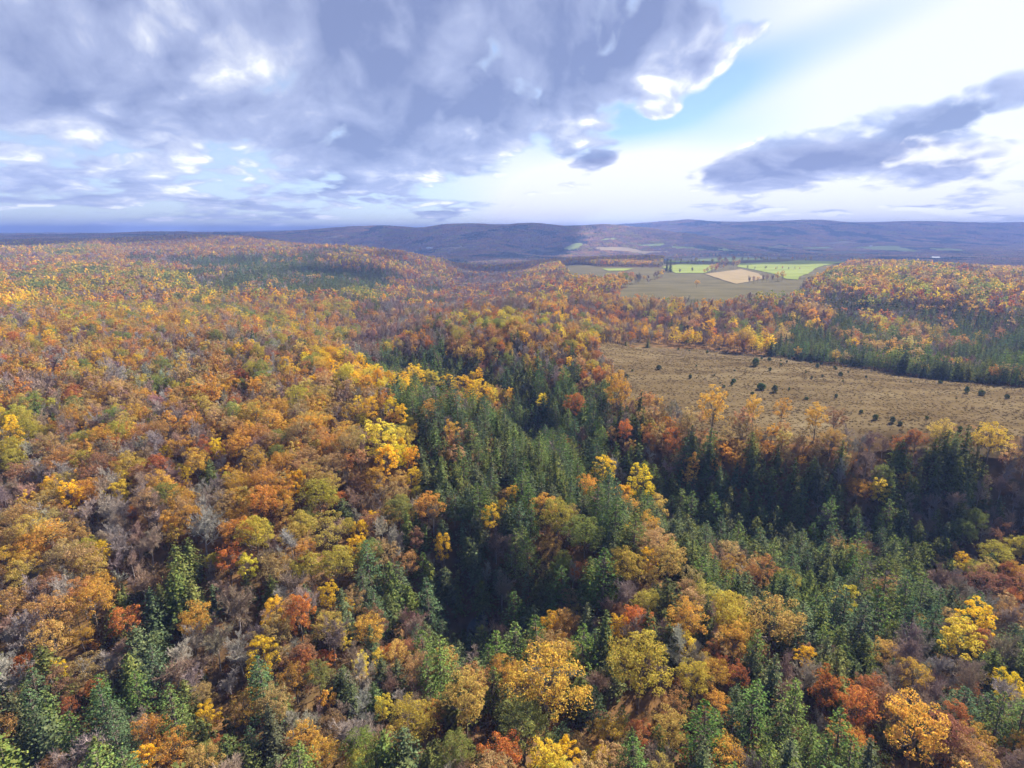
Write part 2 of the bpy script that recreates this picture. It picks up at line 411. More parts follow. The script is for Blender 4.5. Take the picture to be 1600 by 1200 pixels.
pb = nd(nt, 'ShaderNodeBsdfPrincipled'); pb.inputs['Base Color'].default_value = (0.03, 0.035, 0.03, 1); pb.inputs['Roughness'].default_value = 0.15
nw = nd(nt, 'ShaderNodeTexNoise'); nw.inputs['Scale'].default_value = 3; bw = nd(nt, 'ShaderNodeBump'); bw.inputs['Strength'].default_value = 0.3
nt.links.new(nw.outputs[0], bw.inputs['Height']); nt.links.new(bw.outputs[0], pb.inputs['Normal']); nt.links.new(pb.outputs[0], out.inputs['Surface'])
ribbon('creek', [(715,1070),(745,1015),(735,985),(760,960)], 4.0, mw, 0.3, 'shaded creek at the bottom of the hollow', 'creek')

# ------------------------------------------------------------------ tree shapes (numpy meshes)
class Geo:
    def __init__(s): s.v = []; s.f = []; s.m = []; s.n = 0
    def add(s, v, f, m=0):
        v = np.asarray(v, float); f = np.asarray(f)
        s.v.append(v); s.f.append(f + s.n); s.m.append(np.full(len(f), m)); s.n += len(v)
    def mesh(s, name, mats): return mesh_np(name, np.concatenate(s.v), np.concatenate(s.f), mats=mats, mat_index=np.concatenate(s.m))
def tube(g, pts, rad, sides=5, m=0):
    pts = np.asarray(pts, float); rad = np.asarray(rad, float)
    t = np.gradient(pts, axis=0); t /= np.linalg.norm(t, axis=1)[:, None] + 1e-9
    ref = np.where(np.abs(t[:, 2:3]) > 0.9, [[1.0, 0, 0]], [[0, 0, 1.0]])
    a = np.cross(t, ref); a /= np.linalg.norm(a, axis=1)[:, None] + 1e-9; b = np.cross(t, a)
    an = np.arange(sides) * 2 * math.pi / sides
    v = pts[:, None] + (a[:, None] * np.cos(an)[None, :, None] + b[:, None] * np.sin(an)[None, :, None]) * rad[:, None, None]
    n = len(pts); I = np.arange(n * sides).reshape(n, sides); J = np.roll(I, -1, 1)
    g.add(v.reshape(-1, 3), np.stack([I[:-1], J[:-1], J[1:], I[1:]], -1).reshape(-1, 4), m)
def twigs(g, P0, P1, r0, r1, m=0):
    """many straight three sided twigs at once"""
    P0 = np.asarray(P0); P1 = np.asarray(P1); n = len(P0)
    t = P1 - P0; t /= np.linalg.norm(t, axis=1)[:, None] + 1e-9
    a = np.cross(t, rng.normal(size=(n, 3))); a /= np.linalg.norm(a, axis=1)[:, None] + 1e-9; b = np.cross(t, a)
    an = np.arange(3) * 2 * math.pi / 3
    off = a[:, None] * np.cos(an)[None, :, None] + b[:, None] * np.sin(an)[None, :, None]
    r0 = np.broadcast_to(r0, n)[:, None, None]; r1 = np.broadcast_to(r1, n)[:, None, None]
    v = np.concatenate([P0[:, None] + off * r0, P1[:, None] + off * r1], 1).reshape(-1, 3)
    base = np.arange(n)[:, None, None] * 6; q = np.array([[0, 1, 4, 3], [1, 2, 5, 4], [2, 0, 3, 5]])
    g.add(v, (base + q[None]).reshape(-1, 4), m)
def cards(g, C, Nn, size, m=0, aspect=1.0, axis=None):
    """leaf clumps: irregular four cornered leaves at C facing Nn"""
    n = len(C); Nn = Nn / (np.linalg.norm(Nn, axis=1)[:, None] + 1e-9)
    a = np.cross(Nn, rng.normal(size=(n, 3)) if axis is None else axis); a /= np.linalg.norm(a, axis=1)[:, None] + 1e-9
    b = np.cross(Nn, a)
    s = np.broadcast_to(size, n)[:, None] * rng.uniform(0.7, 1.3, (n, 1))
    j = lambda: rng.uniform(0.55, 1.15, (n, 1))
    bend = Nn * s * rng.uniform(-0.25, 0.25, (n, 1))
    v = np.stack([C - a * s * 0.5 * j() + bend, C - b * s * 0.5 * aspect * j(), C + a * s * 0.5 * j() + bend, C + b * s * 0.5 * aspect * j()], 1).reshape(-1, 3)
    g.add(v, np.arange(n * 4).reshape(n, 4), m)
def rdir(n, up=0.0):
    d = rng.normal(size=(n, 3)); d[:, 2] += up
    return d / np.linalg.norm(d, axis=1)[:, None]

def broadleaf(H=16.0, W=5.6, lumps=78, per=84, leaf=0.31, sparse=1.0, tall=1.0, tg=None, lg=None, limbs=13, tm=0, lm=0, side=6, mix=0):
    """a trunk forking into limbs, each ending in a lump of foliage; the lumps make an uneven dome"""
    cz = H * 0.62; hv = H * 0.38 * tall
    lean = rng.normal(0, 0.4, 2)
    th = np.linspace(0, 1, 6)
    trunk = np.stack([lean[0] * th ** 2, lean[1] * th ** 2, th * H * 0.62], 1)
    tube(tg, trunk, 0.30 * (1 - th * 0.65) * H / 16, side, tm)
    # lump centres
    k = 0; C = []; tries = 0
    while len(C) < lumps and tries < 4000:
        tries += 1
        d = rdir(1, 0.35)[0]; rad = rng.uniform(0.52, 1.06) if d[2] > -0.2 else rng.uniform(0.4, 0.85)
        sh = 1 + 0.16 * math.sin(3 * math.atan2(d[1], d[0]) + tries * 0.0) + rng.normal(0, 0.06)
        p = np.array([d[0] * W * rad * sh, d[1] * W * rad * sh, d[2] * hv * rad + cz + 0.6])
        if d[2] < -0.75: continue
        if C and min(np.linalg.norm(p - q) for q in C) < W * 0.2: 
            if tries < 2500: continue
        C.append(p)
    C = np.array(C)
    if limbs:
        pick = C[rng.choice(len(C), min(limbs, len(C)), replace=False)]
        for p in pick:
            z0 = rng.uniform(0.3, 0.62) * H
            s0 = np.array([lean[0] * (z0 / H / .62) ** 2, lean[1] * (z0 / H / .62) ** 2, min(z0, p[2] - 0.5)])
            mid = (s0 + p) / 2 + np.array([0, 0, -0.5]) + rng.normal(0, 0.25, 3)
            tube(tg, [s0, mid, p], [0.13 * H / 16, 0.08, 0.03], 4, tm)
            near = C[np.argsort(np.linalg.norm(C - p, axis=1))[1:4]]
            twigs(tg, np.repeat([mid], len(near), 0), near, 0.05, 0.02, tm)
    for i, p in enumerate(C):
        n = int(per * rng.uniform(0.6, 1.2) * (1 if rng.random() < sparse else 0.25))
        if n < 2: continue
        lr = W * rng.uniform(0.13, 0.23)
        d = rdir(n, 0.45)
        rad = lr * rng.uniform(0.7, 1.08, (n, 1))
        q = p + d * rad * np.array([1, 1, 0.75])
        nn = d * 0.9 + rng.normal(0, 0.55, (n, 3)) + np.array([0, 0, 0.35])
        cards(lg, q, nn, leaf, lm)

def bare(H=15.0, W=5.2, tg=None, bg_=None, n1=11, n2=6, n3=6, n4=5, tm=0, bm=0, th=1.0):
    """a leafless crown: limbs, branches, twigs and twiglets that thin out towards the edge"""
    h = np.linspace(0, 1, 6)
    lean = rng.normal(0, 0.5, 2)
    trunk = np.stack([lean[0] * h ** 2, lean[1] * h ** 2, h * H * 0.78], 1)
    tube(tg, trunk, 0.26 * (1 - h * 0.85), 6, tm)
    P, Dr, L = [], [], []
    for i in range(n1):
        t = rng.uniform(0.3, 1.0); p = np.array([lean[0] * t ** 2, lean[1] * t ** 2, t * H * 0.78])
        an = rng.uniform(0, 2 * math.pi); up = rng.uniform(0.7, 1.7) + (t > .85) * 1.0
        d = np.array([math.cos(an), math.sin(an), up]); d /= np.linalg.norm(d)
        ln = H * 0.36 * rng.uniform(0.7, 1.1) * (1.15 - 0.4 * t)
        e = p + d * ln; mid = p + d * ln * 0.5 + rng.normal(0, 0.25, 3)
        tube(bg_, [p, mid, e], [0.11, 0.07, 0.035], 4, bm)
        for q0, q1 in ((p, mid), (mid, e)):
            P += [q0]; Dr += [q1 - q0]; L += [ln]
    P = np.array(P); Dr = np.array(Dr); L = np.array(L)
    rads = [(0.05, 0.03), (0.03, 0.018), (0.02, 0.012)]
    for lev, nn in enumerate((n2, n3, n4)):
        if nn == 0: break
        k = len(P)
        tt = rng.uniform(0.15, 1.0, (k, nn, 1))
        S0 = P[:, None] + Dr[:, None] * tt
        dd = Dr / (np.linalg.norm(Dr, axis=1)[:, None] + 1e-9)
        nd_ = dd[:, None] * 0.8 + rng.normal(0, 0.55, (k, nn, 3)) + np.array([0, 0, 0.28])
        nd_ /= np.linalg.norm(nd_, axis=2)[..., None]
        ln = (L[:, None] * rng.uniform(0.35, 0.62, (k, nn)))
        D2 = nd_ * ln[..., None]
        S0 = S0.reshape(-1, 3); D2 = D2.reshape(-1, 3)
        twigs(bg_, S0, S0 + D2, rads[lev][0] * th, rads[lev][1] * th, bm)
        P, Dr, L = S0, D2, ln.ravel()
    return P + Dr

def hemlock(H=18.0, W=3.7, tg=None, lg=None, levels=25, boughs=9, st=5, spray=0.8, tm=0, lm=0, droop=0.35, shape=0.75, gap=0.0, start=0.1, flat=0.35):
    """a straight stem with tiers of drooping boughs, each carrying flat sprays"""
    tube(tg, [[0, 0, 0], [0, 0, H * 0.5], [0, 0, H * 0.98]], [0.26, 0.15, 0.03], 6, tm)
    C, N, Sz = [], [], []
    ph = rng.uniform(0, 6.28, 3)
    for i in range(levels):
        t = i / (levels - 1); z = H * (start + (0.98 - start) * t)
        r = W * (1 - t) ** shape * (0.85 + 0.15 * math.sin(i * 1.7 + ph[0])) + 0.25
        nb = max(3, int(boughs * (1 - 0.5 * t)))
        off = rng.uniform(0, 6.28)
        for b in range(nb):
            if rng.random() < gap: continue
            an = off + b * 2 * math.pi / nb + rng.normal(0, 0.15)
            rb = r * rng.uniform(0.72, 1.15)
            ns = max(2, int(st * (0.4 + rb / W)))
            s = np.linspace(0.22, 1, ns)
            x = np.cos(an) * rb * s; y = np.sin(an) * rb * s
            zz = z + 0.12 * rb * np.sin(s * 2.6) - droop * rb * s ** 2 * (1.2 - t)
            tang = np.array([math.cos(an), math.sin(an), -droop * 0.7])
            C.append(np.stack([x, y, zz], 1) + rng.normal(0, 0.12, (ns, 3)))
            N.append(np.array([0, 0, 1.0]) + flat * rng.normal(size=(ns, 3)) + np.array([math.cos(an), math.sin(an), 0]) * 0.35)
            Sz.append(np.full(ns, spray) * (1.15 - 0.45 * s) * (1 - 0.45 * t) )
    C = np.concatenate(C); N = np.concatenate(N); Sz = np.concatenate(Sz)
    cards(lg, C, N, Sz * 1.35, lm)
    k = len(C); cards(lg, C + rng.normal(0, 0.28, (k, 3)), N + rng.normal(0, 0.6, (k, 3)), Sz * 0.9, lm)

def pine(H=19.0, W=4.6, tg=None, lg=None, levels=13, boughs=7, per=26, tuft=0.5, tm=0, lm=0):
    """white pine: tiers of long upswept boughs with plumes of needles and gaps between the tiers"""
    tube(tg, [[0, 0, 0], [0.1, 0, H * 0.5], [0, 0.1, H * 0.99]], [0.3, 0.17, 0.03], 6, tm)
    for i in range(levels):
        t = i / (levels - 1); z = H * (0.2 + 0.76 * t)
        r = W * (1.02 - t) ** 0.62 * rng.uniform(0.85, 1.1)
        nb = max(3, int(boughs * (1.1 - 0.5 * t))); off = rng.uniform(0, 6.28)
        for b in range(nb):
            an = off + b * 2 * math.pi / nb + rng.normal(0, 0.25); rb = r * rng.uniform(0.7, 1.15)
            e = np.array([math.cos(an) * rb, math.sin(an) * rb, z + rb * rng.uniform(0.05, 0.28)])
            s0 = np.array([0, 0, z]); mid = (s0 + e) / 2 - np.array([0, 0, 0.08 * rb])
            if per > 8: tube(tg, [s0, mid, e], [0.06, 0.04, 0.02], 3, tm)
            n = max(3, int(per * (0.5 + 0.6 * rb / W)))
            s = rng.uniform(0.35, 1.08, (n, 1)) ** 0.7
            base = s0 * (1 - s) + e * s - np.array([0, 0, 0.3]) * s * (1 - s) * rb
            wd = 0.22 * rb * (0.5 + s)
            q = base + rng.normal(0, 1, (n, 3)) * wd * np.array([0.55, 0.55, 0.2])
            nn = rng.normal(0, 0.45, (n, 3)) + np.array([math.cos(an) * 0.3, math.sin(an) * 0.3, 0.9])
            cards(lg, q, nn, tuft, lm, aspect=0.75)

# near shapes: separate trunk and crown meshes; mid and far shapes: one mesh each
NEAR, MID, LOW = {}, {}, {}
KINDS = ['orange', 'yellow', 'red', 'olive', 'bare', 'hemlock', 'pine']
def near_pair(kind, i):
    tg, lg = Geo(), Geo()
    if kind == 'orange': broadleaf(tg=tg, lg=lg, sparse=[.95, .85, .7, .5, .9][i % 5], tall=[1, 1.2, .9, 1.1, 1][i % 5], W=[5.6, 4.9, 6.0, 5.3, 5.7][i % 5])
    if kind == 'yellow': broadleaf(tg=tg, lg=lg, H=16, W=[4.2, 4.8, 3.9][i % 3], tall=1.25, lumps=62, sparse=.95)
    if kind == 'red': broadleaf(tg=tg, lg=lg, H=15, W=4.8, sparse=[.75, .5, .9][i % 3], lumps=66)
    if kind == 'olive': broadleaf(tg=tg, lg=lg, H=16, W=5.6, sparse=.92, lumps=84)
    if kind == 'bare': bare(tg=tg, bg_=lg, W=5)
    if kind == 'hemlock': hemlock(tg=tg, lg=lg, H=[14.5, 13, 16, 13.5][i % 4], W=[4.9, 5.2, 4.3, 5.1][i % 4], shape=[.6, .45, .7, .5][i % 4], droop=[.35, .25, .45, .3][i % 4], spray=0.85, gap=.08)
    if kind == 'pine': pine(tg=tg, lg=lg, W=[4.6, 5.0, 4.2][i % 3])
    bm_ = M_branch if kind == 'bare' else M_bark
    lm_ = {'bare': M_twig, 'hemlock': M_needle, 'pine': M_needle}.get(kind, M_leaf)
    return tg.mesh('trunk', [bm_]), lg.mesh('crown', [lm_])
NV = {'orange': 5, 'yellow': 3, 'red': 3, 'olive': 3, 'bare': 4, 'hemlock': 4, 'pine': 3}
for k in KINDS: NEAR[k] = [near_pair(k, i) for i in range(NV[k])]

def one_mesh(kind, i, lod):
    g = Geo(); m = lod == 1
    if kind in ('orange', 'yellow', 'red', 'olive'):
        W = {'orange': 5.4, 'yellow': 4.3, 'red': 4.7, 'olive': 5.6}[kind]; ta = 1.25 if kind == 'yellow' else 1.05
        if m: broadleaf(tg=g, lg=g, W=W, tall=ta, lumps=40, per=30, leaf=0.62, limbs=5, sparse=[1, .75, .9][i % 3], tm=0, lm=1, side=4)
        else: broadleaf(tg=g, lg=g, W=W, tall=ta, lumps=14, per=9, leaf=1.9, limbs=0, tm=0, lm=1, side=3)
        mats = [M_bark, M_leaf]
    elif kind == 'bare':
        if m: bare(tg=g, bg_=g, n1=9, n2=5, n3=5, n4=2, tm=0, bm=1, th=1.7)
        else: bare(tg=g, bg_=g, n1=7, n2=4, n3=4, n4=0, tm=0, bm=1, th=4.5)
        mats = [M_branch, M_twig]
    elif kind == 'hemlock':
        if m: hemlock(tg=g, lg=g, H=[14.5, 13, 16][i % 3], W=[4.9, 5.2, 4.4][i % 3], shape=.52, levels=15, boughs=7, st=3, spray=1.35, tm=0, lm=1)
        else: hemlock(tg=g, lg=g, H=14.5, W=4.7, shape=.52, levels=7, boughs=5, st=2, spray=2.2, tm=0, lm=1)
        mats = [M_bark, M_needle]
    else:
        if m: pine(tg=g, lg=g, levels=10, boughs=6, per=8, tuft=1.0, tm=0, lm=1)
        else: pine(tg=g, lg=g, levels=6, boughs=5, per=3, tuft=2.0, tm=0, lm=1)
        mats = [M_bark, M_needle]
    return g.mesh('%s_%d' % (kind, i), mats)

# ------------------------------------------------------------------ colours of each kind (leaf reflectance)
TINTS = {
 'orange': [((0.60, 0.365, 0.065), 'golden orange'), ((0.56, 0.305, 0.06), 'amber orange'), ((0.46, 0.31, 0.13), 'dusty orange'), ((0.45, 0.25, 0.085), 'copper orange'), ((0.52, 0.37, 0.095), 'honey coloured')],
 'yellow': [((0.80, 0.55, 0.035), 'bright yellow'), ((0.74, 0.46, 0.035), 'golden yellow'), ((0.72, 0.57, 0.07), 'lemon yellow')],
 'red': [((0.42, 0.165, 0.06), 'rust red'), ((0.32, 0.17, 0.09), 'russet brown'), ((0.52, 0.20, 0.05), 'flame red')],
 'olive': [((0.42, 0.35, 0.06), 'olive yellow'), ((0.24, 0.26, 0.07), 'olive green'), ((0.48, 0.38, 0.065), 'mustard olive')],
 'bare': [((0.28, 0.225, 0.18), 'grey'), ((0.33, 0.225, 0.17), 'pinkish grey'), ((0.36, 0.31, 0.26), 'pale silver'), ((0.28, 0.20, 0.14), 'brownish grey')],
 'hemlock': [((0.120, 0.138, 0.044), 'dark green'), ((0.155, 0.172, 0.045), 'mossy green'), ((0.115, 0.138, 0.062), 'bluish green')],
 'pine': [((0.120, 0.180, 0.045), 'fresh green'), ((0.110, 0.160, 0.070), 'blue green'), ((0.16, 0.21, 0.05), 'light green')],
}
NOUN = {'orange': 'maple', 'yellow': 'birch', 'red': 'red maple', 'olive': 'oak', 'bare': 'leafless tree', 'hemlock': 'hemlock', 'pine': 'white pine'}
TNAME = {'orange': 'orange_maple_tree', 'yellow': 'yellow_birch_tree', 'red': 'red_maple_tree', 'olive': 'olive_oak_tree', 'bare': 'leafless_tree', 'hemlock': 'hemlock_tree', 'pine': 'white_pine_tree'}
GROUPS = {'orange': 'orange maples of the autumn forest', 'yellow': 'yellow birches among the forest', 'red': 'red and russet maples of the forest', 'olive': 'olive oaks of the forest', 'bare': 'leafless trees of the forest', 'hemlock': 'hemlocks on the ravine slopes', 'pine': 'white pines among the forest'}
BASEW = {'orange': 11.2, 'yellow': 9.0, 'red': 9.8, 'olive': 11.4, 'bare': 9.5, 'hemlock': 9.4, 'pine': 9.6}
CH_ = {'orange': 10.5, 'yellow': 10.5, 'red': 10, 'olive': 10.5, 'bare': 10, 'hemlock': 9.0, 'pine': 11}

MIXES = {
 'o': dict(orange=52, yellow=4, olive=6, bare=33, red=3, hemlock=2),
 'n': dict(orange=33, bare=45, red=9, yellow=4, olive=8, hemlock=1),
 'b': dict(bare=72, red=8, orange=10, hemlock=8, olive=2),
 'g': dict(olive=42, yellow=12, orange=22, bare=18, red=4, hemlock=2),
 'y': dict(yellow=72, orange=20, olive=8),
 'c': dict(hemlock=60, pine=29, bare=6, orange=5),
 'm': dict(hemlock=46, bare=26, orange=12, red=9, yellow=4, olive=3),
 'p': dict(pine=64, hemlock=14, bare=8, olive=6, orange=8),
 'x': dict(bare=52, hemlock=30, red=10, orange=8),
 'r': dict(red=38, orange=22, bare=30, hemlock=8, olive=2),
}
ROWS = [(375, 'ggonnnooonnnnnnnnnnnnnnnnnnnnnnn'),
 (390, 'gggooooonmmnnnnnnnnnnnnnnnnnnnnn'),
 (405, 'nnoommccccnmmnnogoooooooooonnnnn'),
 (420, 'nggggmccccccmmbbnooooooonoggngoon'),
 (440, 'ggggggmcccccmmbbnnoonnnnnngogogn'),
 (460, 'yggoogggmcmgmmbbbmnooonnnmmgngng'),
 (480, 'gggggoggnogmbbbbbobnnmnoonmmmmcmm'),
 (500, 'ooogoonogoobbbggonnnnmmncmcmcmcm'),
 (525, 'onnonnoboogbnboooogooyoyccmpcccc'),
 (550, 'onoonbnnogybcccrroonoooccmcpcmcc'),
 (580, 'ooobnoonoogyccccccrnnoooocccmccc'),
 (610, 'onooboonooonccyycccnoooooooooooo'),
 (650, 'noooonnooonogccccccmoooooooorooo'),
 (700, 'nbonnonoooonyccccccmrmommmmommmo'),
 (750, 'bonnonbooonogmccccccccmccmcmcxmx'),
 (800, 'ooonbnooogogmcccccpcccccccccmxmx'),
 (850, 'ooonnmbmogygmccccggcoccccccccmgm'),
 (900, 'onnmmcmoomyccccccccocopccccmcxxr'),
 (950, 'nnbnmcbooomnxccxcccmocgccppcppcbb'),
 (1000, 'mornmnbomxnmxccxcmccomxcmomcbbbcb'),
 (1050, 'crbrcxmmcgonxcxccccpccgcbbcrnxbbp'),
 (1100, 'ccccmcmcomxxmcooccccgcbccpormrbpp'),
 (1150, 'cbccccnmmcogmcggcyccccppcppmocobb'),
 (1200, 'cbccccnmmcogmcggcyccccppcppmocobb'),
 (1260, 'cbccccnmmcogmcggcyccccppcppmocobb')]
ZP, ZC = [], []
MIXES['f'] = dict(orange=36, yellow=9, bare=22, red=4, olive=9, hemlock=20)
MIXES['h'] = dict(orange=20, yellow=4, bare=42, red=6, olive=6, hemlock=22)
for py, s in ROWS:
    if py >= 750:
        s = ''.join(({'o': 'f', 'n': 'h'}.get(c, c) if (i >= 10 or py >= 900) else c) for i, c in enumerate(s))
    assert len(s) >= 32, (py, len(s))
    for i in range(-2, 34):
        c = s[min(max(i, 0), 31)]
        x, y = hit(25 + 50 * i, py, 13.0, 40)
        ZP.append((math.atan2(x, y), math.log(math.hypot(x, y)))); ZC.append(c)
ZP = np.array(ZP); ZC = np.array(ZC)
def zone_of(x, y):
    """mix letter for each tree: the nearest marked spot of ground, with a little disorder at the borders"""
    q = np.stack([np.arctan2(x, y), np.log(np.hypot(x, y))], 1)
    q[:, 0] += fbm(x / 30, y / 30, 2) * 0.02; q[:, 1] += fbm(x / 30 + 40, y / 30, 2) * 0.05
    out = np.empty(len(q), int)
    for i in range(0, len(q), 3000):
        qq = q[i:i + 3000]
        d = ((qq[:, None, 0] - ZP[None, :, 0]) * 1.0) ** 2 + ((qq[:, None, 1] - ZP[None, :, 1]) * 0.45) ** 2
        out[i:i + 3000] = d.argmin(1)
    return ZC[out]
def stand(x, y, size):
    """random numbers in which neighbours lean the same way, so that kinds stand in groups"""
    v = rng.random(len(x)) * 1.0 + fbm(x / size + 80, y / size, 3) * 1.1
    return (np.argsort(np.argsort(v)) + 0.5) / len(x)
def kinds_for(z, u):
    out = np.empty(len(z), object)
    for c, mx in MIXES.items():
        m = z == c
        if not m.any(): continue
        ks = list(mx); p = np.cumsum([mx[k] for k in ks]) / sum(mx.values())
        out[m] = np.array(ks, object)[np.minimum(np.searchsorted(p, u[m]), len(ks) - 1)]
    return out

# ------------------------------------------------------------------ landmark trees, told apart one by one
# picture point of the crown, crown width in picture pixels, kind, tint, height stretch, short name
LM = [
 (855,1072,112,'orange',0,1.0,'biggest golden crown at bottom centre'),
 (728,1092,78,'orange',4,1.1,'crown just below the dark hollow'),
 (645,1128,72,'olive',2,1.0,'mustard crown at the lower edge'),
 (820,1135,95,'olive',1,0.8,'broad green oak at bottom centre'),
 (785,1182,68,'red',2,0.9,'rust orange crown cut by the bottom edge'),
 (886,1185,50,'yellow',1,1.0,'lumpy yellow crown at the bottom edge'),
 (937,1190,30,'yellow',1,1.1,'small yellow crown at the bottom edge'),
 (1000,1040,98,'olive',0,1.0,'big yellow green crown right of centre'),
 (1085,1060,52,'olive',2,1.1,'tall mustard crown beside dark hemlocks'),
 (765,812,27,'yellow',1,1.1,'small gold tree above the dark hollow'),
 (788,793,22,'yellow',0,1.0,'lemon crown on the centre spur'),
 (562,833,30,'yellow',1,1.1,'slim golden tree by the left hemlocks'),
 (695,860,30,'yellow',1,1.3,'tall gold tree on the shaded slope'),
 (967,980,36,'yellow',1,0.9,'gold crown among the right hemlocks'),
 (975,882,56,'olive',2,0.9,'dusty yellow crown on the centre ridge'),
 (1046,878,58,'orange',4,0.9,'honey crown at the end of the ridge'),
 (1045,852,30,'red',2,0.9,'deep red tree on the centre ridge'),
 (985,836,26,'yellow',1,1.0,'gold tree behind the centre ridge'),
 (1012,943,42,'olive',0,1.0,'olive crown below the centre ridge'),
 (870,808,62,'olive',0,0.9,'olive crown atop the centre ridge'),
 (915,835,60,'olive',1,0.9,'green oak on the crest of the ridge'),
 (850,790,40,'orange',0,0.9,'orange crown atop the centre ridge'),
 (900,1090,44,'hemlock',0,1.0,'dark hemlock beside the biggest maple'),
 (878,1147,42,'pine',1,0.8,'blue green pine at bottom centre'),
 (1207,975,86,'orange',4,0.9,'wide golden brown crown right of centre'),
 (1146,1004,52,'orange',0,1.1,'round orange maple with bright trunk'),
 (1500,1006,62,'yellow',2,0.9,'vivid lemon crown near the right edge'),
 (1522,970,56,'yellow',0,0.8,'upper of two vivid yellow crowns'),
 (1575,1077,46,'yellow',0,0.8,'lone yellow crown near right edge'),
 (1290,1075,54,'red',2,1.1,'rust orange tree with visible stems'),
 (1342,1108,60,'red',2,1.1,'flame coloured tree at lower right'),
 (1428,1145,98,'orange',0,1.0,'large golden maple at lower right'),
 (1323,940,42,'yellow',2,1.0,'yellow green tree beside tall pines'),
 (1385,925,62,'pine',2,1.3,'tallest light green pine'),
 (1345,905,40,'pine',2,1.2,'feathery pine at right'),
 (1137,890,36,'orange',0,1.0,'gold maple by the right hemlocks'),
 (1228,910,40,'olive',0,1.0,'yellow green crown left of the pines'),
 (1385,1022,46,'orange',4,0.9,'golden brown tree in the grey wood'),
 (1555,865,46,'olive',0,0.8,'yellow olive crown near right edge'),
 (1535,905,52,'red',1,0.7,'russet crown by the right edge'),
 (1115,1140,56,'pine',0,0.9,'green pine at the bottom right'),
 (1145,1130,52,'pine',1,0.9,'blue green pine at the bottom right'),
 (1222,1130,58,'pine',0,0.9,'round green pine at lower right'),
 (1500,1100,60,'pine',1,0.7,'low spreading pine in grey wood'),
 (1545,1105,52,'pine',1,0.7,'low pine under lone yellow crown'),
 (1592,1165,44,'orange',0,0.9,'crown in the bottom right corner'),
 (1120,952,28,'yellow',1,1.1,'small tree beside the wide crown'),
 (1085,945,44,'orange',2,1.0,'dusty orange crown beside the ridge'),
 (303,970,52,'orange',0,1.0,'golden crown at lower left'),
 (198,972,52,'red',2,0.9,'rust crown at lower left'),
 (128,995,42,'orange',0,0.8,'small orange crown at lower left'),
 (470,960,46,'red',2,1.4,'tall rust gold tree'),
 (516,932,34,'yellow',1,1.0,'bright gold crown left of the hollow'),
 (410,1030,46,'yellow',1,1.0,'gold tree beside silver leafless tree'),
 (508,1030,28,'red',2,1.0,'small rust tree left of the hollow'),
 (462,1062,50,'orange',1,1.0,'amber crown at lower left centre'),
 (158,1088,56,'pine',0,0.9,'left pine of lower left pair'),
 (215,1080,56,'pine',0,0.9,'right pine of lower left pair'),
 (108,1150,46,'pine',0,1.2,'tall pine in the lower left corner'),
 (272,1110,52,'pine',0,1.3,'tall green pine at lower left'),
 (380,1105,52,'orange',1,1.0,'amber crown in lower left shade'),
 (228,1188,42,'yellow',1,0.9,'yellow crown at the lower left edge'),
 (510,1182,60,'orange',0,0.9,'golden orange crown at the lower edge'),
 (278,880,52,'hemlock',1,1.3,'tall mossy hemlock on the left slope'),
 (325,735,34,'hemlock',0,1.2,'lone dark hemlock on the left slope'),
 (316,818,60,'bare',2,1.0,'pale leafless tree on left slope'),
 (368,935,62,'bare',3,1.0,'wide leafless tree at left'),
 (375,1015,48,'bare',2,1.0,'silver leafless tree at lower left'),
 (525,882,56,'olive',0,1.0,'olive yellow crown above the golden tree'),
 (510,830,60,'orange',4,0.9,'honey crown on the left slope edge'),
 (500,775,56,'olive',0,0.9,'big olive crown on the left slope'),
 (590,695,58,'yellow',2,0.9,'pale yellow crown above the hemlocks'),
 (606,722,42,'yellow',0,1.0,'lower yellow crown above the hemlocks'),
 (614,642,30,'yellow',0,1.0,'yellow tree on the plateau rim'),
 (650,592,34,'yellow',0,0.9,'first crown of the yellow row'),
 (676,596,30,'yellow',2,0.9,'second crown of the yellow row'),
 (700,602,30,'yellow',0,0.9,'third crown of the yellow row'),
 (724,608,30,'yellow',1,0.9,'fourth crown of the yellow row'),
 (750,613,28,'yellow',0,0.9,'last crown of the yellow row'),
 (977,674,26,'red',2,1.2,'flame red tree before the meadow'),
 (944,738,36,'yellow',0,0.9,'yellow crown behind the spur'),
 (1000,760,40,'yellow',0,1.1,'tall yellow crown of middle clump'),
 (972,780,38,'yellow',1,0.9,'lower yellow crown of middle clump'),
 (923,763,26,'yellow',1,0.9,'small gold crown of middle clump'),
 (800,770,22,'yellow',1,0.8,'orange yellow crown on the spur'),
 (1115,640,46,'orange',0,1.2,'golden maple on the meadow edge'),
 (1178,642,30,'orange',0,1.3,'slender orange tree on the meadow edge'),
 (1222,640,30,'orange',1,1.1,'amber tree on the meadow edge'),
 (1276,655,36,'orange',0,1.1,'gold tree on the meadow edge'),
 (1305,655,36,'red',1,0.9,'russet tree on the meadow edge'),
 (1549,685,46,'orange',0,1.0,'maple ending the near meadow edge'),
 (1341,763,40,'orange',1,0.7,'amber crown in the dark ravine'),
 (963,615,42,'orange',0,1.3,'tall golden maple at the meadow corner'),
 (900,632,34,'red',2,1.0,'flame orange tree by the creek ravine'),
 (848,628,20,'yellow',0,0.9,'gold tree in the mouth of the ravine'),
 (732,665,14,'orange',0,1.1,'small orange tree in the hemlocks'),
 (796,552,16,'orange',0,1.2,'orange spark on the far ravine slope'),
 (1165,525,30,'orange',0,0.9,'orange maple behind the meadow'),
 (1108,512,24,'yellow',1,0.9,'yellow tree behind the meadow'),
]
